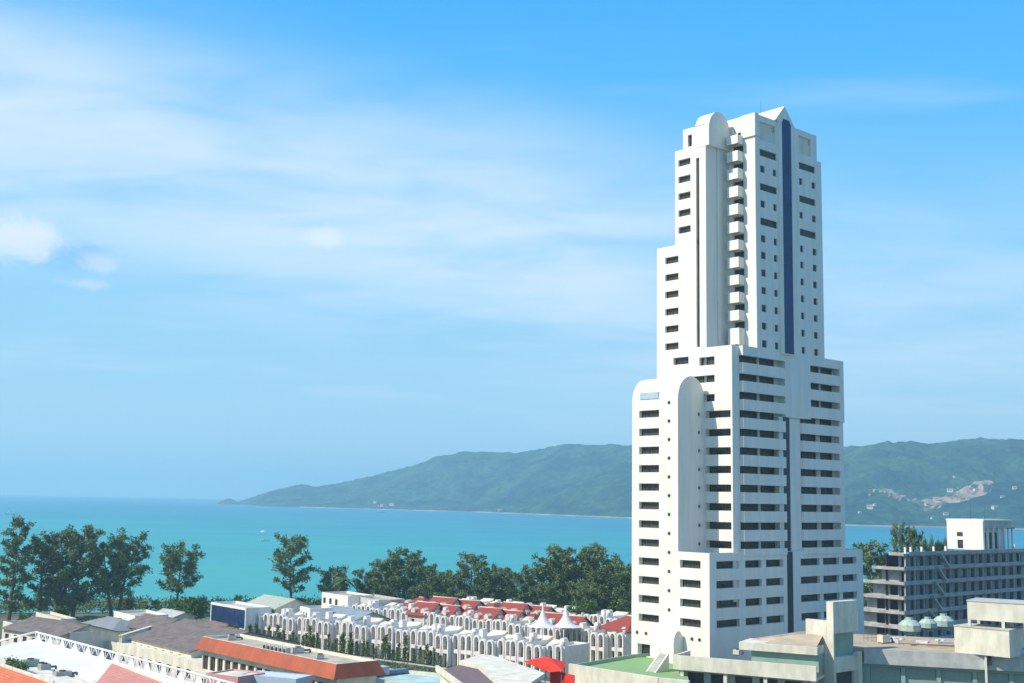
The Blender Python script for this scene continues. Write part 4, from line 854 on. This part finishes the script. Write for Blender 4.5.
# dish
p = onz(978, 644, zt); e = empty('satellite_dish', (p.x, p.y, zt-.02), .4, 'grey satellite dish tilted up in front of the plant room', 'satellite dish'); mb = MB(); n = 18
for j in range(5):
    for i in range(n):
        def dp(jj, ii): r = 1.5*jj/5; a_ = 2*pi*ii/n; v = Vector((r*cos(a_), r*sin(a_), .22*r*r)); v.rotate(Matrix.Rotation(radians(38), 3, 'X')); return v+Vector((0, 0, 1.3))
        mb.poly([dp(j, i), dp(j, i+1), dp(j+1, i+1), dp(j+1, i)], mat('grey_mesh_dish', (.30, .31, .30), .6), True)
mb.build('reflector', e); mb = MB(); mb.tube((0, 0, 0), (0, 0, 1.3), .08, .08, FRAME, 6); mb.build('mast', e)
random.seed(11)
for i in range(16):
    px = random.uniform(893, 958); py = random.uniform(639, 645); p = onz(px, py, zt); e = empty('rubble_slab', (p.x, p.y, zt-.02), random.uniform(0, 3), 'loose pale slab in the litter on the pink terrace deck', 'slab', 'pale slabs lying on the terrace deck')
    mb = MB(); l, w_, t_ = random.uniform(.5, 1.5), random.uniform(.25, .6), random.uniform(.1, .35); mb.extr([(-l, -w_, 0), (l, -w_*.8, 0), (l*.9, w_, 0), (-l*.8, w_, 0)], (0, 0, t_), random.choice([MEMB, CREAMW, GREYL])); mb.build('slab', e)
def railing(px0, py0, px1, py1, n, label):
    a, yw, L = frame((px0, py0), (px1, py1), zt); e = empty('railing', (a.x, a.y, zt-.02), yw, label, 'railing'); mb = MB()
    for i in range(n+1): mb.tube((L*i/n, 0, 0), (L*i/n, 0, 1.1), .03, .03, FRAME, 5)
    mb.build('post', e); mb = MB(); mb.tube((0, 0, 1.1), (L, 0, 1.1), .035, .035, FRAME, 5); mb.tube((0, 0, .55), (L, 0, .55), .025, .025, FRAME, 5); mb.build('rail', e)
railing(864, 641, 892, 641, 7, 'thin rail on the left end of the terrace deck')

# ------------------------------------------------------------------ unfinished grey hotel
h0 = aty(904, 553.7, 250); HE = empty('terraced_hotel', (h0.x, h0.y, 0), YAW, 'grey concrete hotel in stepped open floors with white penthouse', 'hotel'); HZ = h0.z
M_ = Matrix.Translation(HE.location) @ Matrix.Rotation(YAW, 4, 'Z'); random.seed(9)
HLn = 62; deps = [3.5, 7.5, 9.5, 11, 12, 12.5, 12.5]
def uat(px, yl):   # distance along the front of the point seen in column px on the plane y=yl
    r = M_.to_3x3().inverted() @ ray(px, 560); o_ = M_.inverted() @ _C; return (o_+r*((yl-o_.y)/r.y)).x
for k in range(7):
    zt_ = HZ-3.0*k; u0 = -.15*k; yo = 0; dp_ = deps[k]
    mb = MB(); mb.box(u0, HLn, yo, yo+dp_, zt_-.28, zt_, GREYC); mb.box(u0-.12, u0, yo, yo+dp_, zt_-.45, zt_+.2, GREYC); mb.build('floor_slab', HE)
    mb = MB(); mb.box(u0+ (0 if k else 2), HLn, yo-.12, yo, zt_-.5, zt_+.35, GREYC); mb.build('parapet', HE)
    if k == 6: pass
    mb = MB(); hs_ = [(u, u+2.3, zt_-2.9, zt_-.9) for u in [u0+2.2+3.7*i for i in range(int((HLn-u0-4)/3.7))]]
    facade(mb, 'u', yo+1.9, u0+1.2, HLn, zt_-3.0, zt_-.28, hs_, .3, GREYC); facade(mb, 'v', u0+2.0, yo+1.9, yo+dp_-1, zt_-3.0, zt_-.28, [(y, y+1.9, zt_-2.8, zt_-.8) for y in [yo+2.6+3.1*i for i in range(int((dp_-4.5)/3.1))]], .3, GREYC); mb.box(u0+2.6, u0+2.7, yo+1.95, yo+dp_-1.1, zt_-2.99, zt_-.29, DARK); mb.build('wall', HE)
    for h in hs_[:14]: window(HE, 'u', yo+1.9, h, .25, 'window', 1)
    for i in range(14):
        u = u0+.6+3.7*i
        if u < HLn-.5: mb = MB(); mb.box(u, u+.28, yo+.02, yo+.35, zt_-3.0+.001, zt_-.281, GREYC); mb.build('column', HE)
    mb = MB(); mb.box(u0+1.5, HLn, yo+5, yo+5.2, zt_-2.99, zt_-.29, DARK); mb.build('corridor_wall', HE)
for k in range(5):   # zigzag outdoor stair
    mb = MB(); z = HZ-3.0*k; yo = -.9; x0 = uat(941, -.9)-k*1.2
    mb.extr([(x0, yo, z-.1), (x0+.5, yo, z-.1), (x0+4.3, yo, z-3.1), (x0+3.6, yo, z-3.1)], (0, .75, 0), GREYL); mb.build('stair_flight', HE)
for u in [uat(px, .3) for px in (899.5+6, 911, 922, 934, 946, 1015, 1030)]: mb = MB(); mb.box(u, u+.45, .2, .6, HZ, HZ+1.3, WHITE); mb.build('roof_stub_column', HE)
pz = M_.inverted() @ aty(955, 550, 252)
mb = MB(); X0 = uat(984, 3.0); Z0 = HZ; Z1 = HZ+7.1
facade(mb, 'v', X0, 3.0, 12.0, Z0, Z1-.4, [(5.0+3, 6.4+3, Z0+.2, Z0+2.2), (8.0, 9.5, Z0+3.0, Z0+4.0)], .3, WHITE)
facade(mb, 'u', 3.0, X0, X0+.8, Z0, Z1-.4, [], .3, WHITE); mb.box(X0+.8, X0+14, 4.6, 12, Z0, Z1-2, WHITE); mb.box(X0+.8, X0+14, 3.01, 12, Z1-2, Z1-.4, GREYL); mb.poly([(X0, 12, Z0), (X0+14, 12, Z0), (X0+14, 12, Z1-.4), (X0, 12, Z1-.4)], WHITE)
mb.box(X0-.01, X0+14.2, 2.8, 12.2, Z1-.4, Z1, WHITE); mb.build('penthouse', HE)
window(HE, 'v', X0, (8.0, 9.4, Z0+.2, Z0+2.2), .25, 'window', 1); window(HE, 'v', X0, (8.0, 9.5, Z0+3.0, Z0+4.0), .25, 'window', 1)
for x in (X0+2.5, X0+5.2, X0+7.9, X0+10.6): mb = MB(); mb.box(x, x+.45, 3.1, 3.55, Z0, Z1-2.001, WHITE); mb.build('penthouse_column', HE)
for i, x in enumerate((X0+3.2, X0+5.9, X0+8.6)): window(HE, 'u', 4.3, (x, x+1.6, Z0+.2, Z0+4.0), .25, 'penthouse_door', 1)
mb = MB(); mb.box(X0+14.3, X0+17, 3.5, 10, Z1-2.2, Z1-1.9, mat('maroon_sheet', (.3, .06, .08), .7)); mb.box(X0+14.5, X0+14.8, 4, 4.3, Z0, Z1-2.2, WHITE); mb.box(X0+16.5, X0+16.8, 4, 4.3, Z0, Z1-2.2, WHITE); mb.build('lean_to_roof', HE)
for x in (X0+4, X0+11): mb = MB(); mb.tube((x, 8, Z1), (x, 8, Z1+4.5), .06, .03, FRAME, 5); mb.build('mast', HE)

# ------------------------------------------------------------------ trees
def blades(mb, c, r, n, size, m, up=.2):
    for _ in range(n):
        v = Vector((random.gauss(0, 1), random.gauss(0, 1), random.gauss(0, .8))); v *= r*(random.random()**.4)/max(v.length, .01); p = c+v
        d = Vector((random.uniform(-1, 1), random.uniform(-1, 1), random.uniform(-.7, .9)+up)).normalized(); s = size*random.uniform(.6, 1.3)
        e_ = d.cross(Vector((random.uniform(-1, 1), random.uniform(-1, 1), random.uniform(-1, 1)))).normalized()*s*.19
        mb.poly([p, p+d*s*.5+e_, p+d*s, p+d*s*.5-e_], m)
def make_tree(name, seed, Ht, spread, twin=False, m=LEAF, dens=1.0, low=.25, droop=0):
    random.seed(seed); e = empty(name, (0, 0, 0), 0, 'x', 'tree'); tb = MB(); cb = MB()
    for tr in range(2 if twin else 1):
        ox = (-spread*.22, spread*.28)[tr] if twin else 0; hh = Ht*(1 if tr == 0 else .93); pts = [Vector((ox*.3, 0, 0))]; lean = Vector((random.uniform(-.06, .06)+ox/Ht, random.uniform(-.05, .05), 1))
        for k in range(1, 9): pts.append(pts[0]+Vector((lean.x*hh*k/8+random.uniform(-.2, .2), lean.y*hh*k/8+random.uniform(-.2, .2), hh*k/8)))
        R0 = .025*Ht
        for k in range(8): tb.tube(pts[k], pts[k+1], R0*(1-k/8.3), R0*(1-(k+1)/8.3), BARK, 7, False)
        nl = 24
        for i in range(nl):
            f = low+(.97-low)*(i+random.random()*.7)/nl; k = min(7, int(f*8)); p = pts[k].lerp(pts[k+1], f*8-k)
            env = (sin(pi*min(1, (f-low)/(1.08-low)*.82+.16)))**.7; ang = i*2.4+random.uniform(-.5, .5)
            ln = spread*.5*env*random.uniform(.55, 1.15)+.5; upw = random.uniform(.25, .8)-droop
            d = Vector((cos(ang), sin(ang), upw)).normalized(); q1 = p+d*ln*.55; q2 = q1+(d+Vector((random.uniform(-.25, .25), random.uniform(-.25, .25), random.uniform(-.15, .3)))).normalized()*ln*.5
            tb.tube(p, q1, R0*.35*(1-f*.6), R0*.22*(1-f*.6), BARK, 5, False); tb.tube(q1, q2, R0*.22*(1-f*.6), .02, BARK, 4, False)
            nc = max(2, int(ln*1.5*dens))
            for j in range(nc):
                g = .35+.7*(j+random.random())/nc; c = p.lerp(q1, g/.55) if g < .55 else q1.lerp(q2, (g-.55)/.5)
                c = c+Vector((random.gauss(0, .35), random.gauss(0, .35), random.gauss(0, .35))); blades(cb, c, random.uniform(.4, 1.0)*(spread/9)**.5, int(44*dens), .74, m)
        blades(cb, pts[-1], .8, 50, .6, m, .5)
    tb.build('trunk', e); cb.build('crown', e); return e
def place(e, px, py, yaw, label, group=None, s=1, z=0):
    p = onz(px, py, z); e.location = (p.x, p.y, z); e.rotation_euler = (0, 0, yaw); e.scale = (s, s, s); tag(e, label, 'tree', group); return e
def hgt(px, yb, yt): p = onz(px, yb, 0); return aty(px, yt, p.y).z
LT = [(8, 621, 521, 9, False, 'tall ragged casuarina cut by the left edge of the view'), (40, 619, 534, 10, False, 'broad dark casuarina, left half of the dense pair on the left'), (70, 619, 529, 13, True, 'widest and darkest casuarina, right half of the dense pair on the left'), (115, 618, 540, 12.5, True, 'forked open casuarina with side branch reaching right, third from left'), (176, 611, 550, 14, False, 'slim trunked casuarina with rounded thin crown standing alone by the sea'), (290, 612, 541, 12, False, 'tall casuarina rising behind the villas left of the grey block'), (332, 612, 572, 9, False, 'low tree left of the white stepped block, on the shore')]
i = 0
for px, yb, yt, sp_, tw, lb in LT:
    e = make_tree('casuarina_tree', 20+i, hgt(px, yb, yt), sp_, tw, low=.06 if i < 3 else .24, dens=1.15 if i < 3 else .95); place(e, px, yb, i*1.3, lb); i += 1
# belt of big casuarinas behind the red roofs
V_ = [make_tree('casuarina_tree', 50+k, 18, 11+k, k % 2 == 0, low=.12, dens=1.05) for k in range(4)]
belt = [(386, 614, 562), (404, 615, 551), (366, 611, 572), (428, 617, 569), (450, 618, 573), (470, 619, 556), (494, 620, 570), (517, 621, 576), (538, 622, 566), (557, 623, 549), (575, 624, 562), (596, 625, 551), (614, 627, 569), (629, 630, 566), (585, 632, 586), (482, 617, 580), (440, 612, 578), (545, 626, 585), (608, 620, 566), (505, 612, 572), (418, 608, 566)]
random.seed(2)
for k, (px, yb, yt) in enumerate(belt):
    e = V_[k] if k < 4 else copy_tree(V_[k % 4]); place(e, px, yb, random.uniform(0, 6), 'casuarina in the long shore belt behind the red roofs', 'casuarinas of the shore belt behind the red roofs', hgt(px, yb, yt)/18)
RT = [(874, 625, 545, 'dark tree squeezed between the tower and the grey hotel'), (887, 612, 557, 'smaller tree just left of the grey hotel steps')]
for k, (px, yb, yt, lb) in enumerate(RT): e = copy_tree(V_[k+1]); place(e, px, yb, k, lb, None, hgt(px, yb, yt)/18)
for k, px in enumerate((903, 916, 933, 945)):
    p = aty(px, 553, 330); e = copy_tree(V_[k]); zt_ = aty(px, (528, 532, 544, 546)[k], 330).z; e.location = (p.x, p.y, 0); s_ = zt_/18; e.scale = (s_*.36, s_*.36, s_); tag(e, ['tallest narrow tree showing above the grey hotel roof', 'second narrow tree above the grey hotel roof', 'low treetop behind the hotel roof stubs', 'low treetop beside the white penthouse'][k], 'tree', None)
# undergrowth along the shore
random.seed(77); mb = MB()
for (xa, ya), (xb, yb) in zip(shore[1:5], shore[2:6]):
    n = int(math.hypot(xb-xa, yb-ya)*9)
    for k in range(n):
        t_ = random.random(); x = xa+(xb-xa)*t_; y = ya+(yb-ya)*t_-3-random.random()*13
        if -170 < x < 60: blades(mb, Vector((x, y, random.uniform(.2, 2.6))), random.uniform(.8, 1.5), 16, .8, LEAF)
tag(mb.build('shore_undergrowth'), 'dark low undergrowth along the beach edge', 'undergrowth', None, 'stuff')
# round leafy trees among villas and houses
Lf = [make_tree('leafy_tree', 90+k, 7, 7, False, LEAFB, 1.0, .3) for k in range(2)]
leafy = [(205, 640, 627, 'green bush at the right corner of the dark hall roof'), (140, 640, 628, 'small bush against the cream diagonal wall'), (24, 634, 618, 'dark bush between the cream wall house and brown roof'), (282, 618, 604, 'wide bright green treetop above the left villas'), (268, 616, 606, 'second bright green treetop beside the wide one over the villas'), (300, 612, 600, 'dark green bush below the tall casuarina by the villas'), (92, 640, 622, 'green bush in the gap before the grey hip roofed house'), (82, 642, 626, 'small bush left of the one before the grey hip roof'), (103, 642, 625, 'dark upright bush right of the grey house veranda'), (172, 665, 650, 'leafy bush behind the long pale wing, left one'), (185, 667, 653, 'leafy bush behind the long pale wing, right one'), (196, 626, 602, 'shaggy tree clump left of the blue glazed building'), (187, 624, 604, 'dark small tree left beside the shaggy clump'), (127, 614, 600, 'little round treetop by the low white block'), (155, 612, 602, 'low shore bush at the foot of the slim casuarina'), (238, 606, 597, 'low tree behind the blue glazed building'), (60, 626, 610, 'green bush between the brown roof and casuarinas'), (600, 640, 622, 'bright green tree before the single red roof near the tower'), (583, 638, 608, 'large bright green tree right of the white canopies'), (232, 642, 628, 'small shrub at the left end of the villa road'), (408, 606, 598, 'pale treetop at the upper edge of the red roofs')]
for k, (px, yb, yt, lb) in enumerate(leafy):
    e = Lf[k] if k < 2 else copy_tree(Lf[k % 2]); e.name = 'leafy_tree'; place(e, px, yb, k*1.1, lb, None, hgt(px, yb, yt)/7)
def make_palm(seed, Ht):
    random.seed(seed); e = empty('palm_tree', (0, 0, 0), 0, 'x', 'tree'); tb = MB(); cb = MB(); p = Vector((0, 0, 0))
    for k in range(7): q = Vector((.12*k*k*.1, .05*k, Ht*(k+1)/7)); tb.tube(p, q, .2-.012*k, .19-.012*k, BARK, 7, False); p = q
    for i in range(18):
        a = i*2.4; el = random.uniform(-.2, 1.1); L = 2.6*random.uniform(.85, 1.1); d = Vector((cos(a), sin(a), 0)); pr = p
        for s in range(6):
            t_ = (s+1)/6; q = p+d*L*t_*cos(el*.6)+Vector((0, 0, L*(sin(el)*t_-.75*t_*t_))); sd = Vector((-d.y, d.x, 0)); w_ = .34*sin(pi*(t_*.85+.12))+.05
            for sg in (-1, 1): cb.poly([pr, q, q+sd*sg*w_-Vector((0, 0, .22)), pr+sd*sg*w_-Vector((0, 0, .18))], PALM)
            pr = q
    tb.build('trunk', e); cb.build('crown', e); return e
P0_ = make_palm(3, 7)
for k, (px, yb, yt, lb) in enumerate([(4, 640, 622, 'palm at the left edge before the small cream house'), (130, 618, 598, 'palm standing by the shore beside the low white block'), (345, 616, 574, 'tallest palm behind the white stepped block'), (616, 640, 612, 'palm close to the left corner of the tower'), (498, 632, 600, 'palm rising in front of the belt above the red roofs')]):
    e = P0_ if k == 0 else copy_tree(P0_); place(e, px, yb, k*1.7, lb, None, hgt(px, yb, yt)/8.2)
# cypress-like shrubs along the villa fronts
random.seed(6); sb = empty('column_shrub', (0, 0, 0), 0, 'x', 'shrub'); mb = MB()
for k in range(14): blades(mb, Vector((0, 0, .4+k*.21)), .55*(1-k/17), 26, .35, LEAFB, .5)
mb.build('foliage', sb); mb = MB(); mb.tube((0, 0, 0), (0, 0, 2.5), .06, .03, BARK, 5); mb.build('stem', sb)
Lr = (RB-RA).length; n = 46
for k in range(n):
    e = sb if k == 0 else copy_tree(sb); p = RA+rd*(Lr*(k+random.random()*.8)/n)+rn*random.uniform(1.45, 2.3); e.location = p; s = random.uniform(.55, 1.35); e.scale = (s, s, s*random.uniform(.8, 1.15)); e.rotation_euler = (0, 0, random.uniform(0, 6)); tag(e, 'slim green shrub planted before the front row of white townhouses', 'shrub', 'shrubs along the front townhouse row')
# dark hedge on the camera side of the road
mb = MB(); random.seed(8)
for k in range(420):
    s = k/420*(Lr+30)-12; c = RA+rd*s+rn*(11.6+random.uniform(-.5, .5))+Vector((0, 0, random.uniform(.3, 1.2))); blades(mb, c-RA, .6, 16, .4, LEAF)
h = mb.build('hedge', None, (RA.x, RA.y, 0)); tag(h, 'long dark hedge on the near side of the villa road', 'hedge')

# ------------------------------------------------------------------ boats and far shore houses
def boat(px, py, Ln, yaw, label):
    p = onz(px, py, -1); e = empty('motor_boat', (p.x, p.y, -1.05), yaw, label, 'boat'); mb = MB(); secs = []
    for k in range(7):
        t_ = k/6; w_ = Ln*.16*(1-t_**3)+.02; x = -Ln/2+Ln*t_; secs.append([(x, -w_, Ln*.13+.06*Ln*t_*t_), (x, -w_*.6, -.1), (x, w_*.6, -.1), (x, w_, Ln*.13+.06*Ln*t_*t_)])
    for a, b in zip(secs, secs[1:]):
        for i in range(4): mb.poly([a[i], a[(i+1) % 4], b[(i+1) % 4], b[i]], HULL)
    mb.poly(secs[0], HULL); mb.build('hull', e)
    mb = MB(); mb.extr([(-Ln*.25, -Ln*.09, Ln*.12), (Ln*.2, -Ln*.09, Ln*.12), (Ln*.1, -Ln*.09, Ln*.27), (-Ln*.25, -Ln*.09, Ln*.27)], (0, Ln*.18, 0), HULL); mb.build('cabin', e)
    mb = MB(); mb.box(-Ln*.2, Ln*.1, -Ln*.093, Ln*.093, Ln*.18, Ln*.23, GLASS); mb.build('cabin_window', e)
boat(265, 541, 6.5, .3, 'larger white motor boat on the turquoise water left of the tall casuarina'); boat(263, 532, 5.5, 2.6, 'small white boat just beyond the larger one'); boat(12, 514.5, 17, .2, 'white boat far out above the leftmost tree'); boat(380, 512.5, 20, .1, 'tiny white boat near the far shore below the hill')
random.seed(31); first = None
spots = [(378, .09), (382, .06), (375, .2), (392, .08), (500, .05), (505, .24), (870, .1), (875, .12), (889, .42), (903, .33), (915, .27), (927, .22), (936, .27), (950, .33), (958, .28), (968, .26), (976, .31), (984, .35), (954, .62), (981, .55), (1003, .2), (1015, .25), (995, .12), (860, .07), (946, .1), (932, .08)]
hs0 = empty('hillside_house', (0, 0, 0), 0, 'x', 'house'); mb = MB(); mb.box(-9, 9, -6, 6, -6, 6, CREAMW); mb.build('wall', hs0)
mb = MB(); mb.extr([(-10, -7, 6), (-10, 7, 6), (-10, 0, 10)], (20, 0, 0), tile_mat('faded_tiles', (.40, .25, .19), (.3, .2, .16), 2)); mb.build('roof', hs0); mb = MB()
for x in (-6, -1.5, 3): mb.box(x, x+3, -6.1, -6.01, 1, 3.6, GLASS)
mb.build('window', hs0)
for k, (x, t_) in enumerate(spots):
    p, d = hill_pt(x, t_); e = hs0 if k == 0 else copy_tree(hs0); e.location = p+Vector((0, 0, 1)); s = random.uniform(.2, .5)*(1.3 if x < 520 else 1); e.scale = (s*random.uniform(.8, 1.5), s, s); e.rotation_euler = (0, 0, random.uniform(-.5, .5)); tag(e, 'distant pale house on the wooded hill across the bay', 'house', 'distant houses on the hills across the bay')

# ------------------------------------------------------------------ air
hm = bpy.data.materials.new('haze'); hm.use_nodes = True; nt = hm.node_tree; nt.nodes.remove(nt.nodes['Principled BSDF']); pv = nt.nodes.new('ShaderNodeVolumePrincipled')
pv.inputs['Color'].default_value = (.49, .76, .88, 1); pv.inputs['Density'].default_value = 2.25e-4; pv.inputs['Anisotropy'].default_value = 0.1; nt.links.new(pv.outputs[0], nt.nodes['Material Output'].inputs['Volume'])
mb = MB(); mb.box(-XE-60, XE+60, -2060, 9560, -2.6, HTOP, hm); hz = mb.build('haze'); tag(hz, None, None, None, 'stuff')
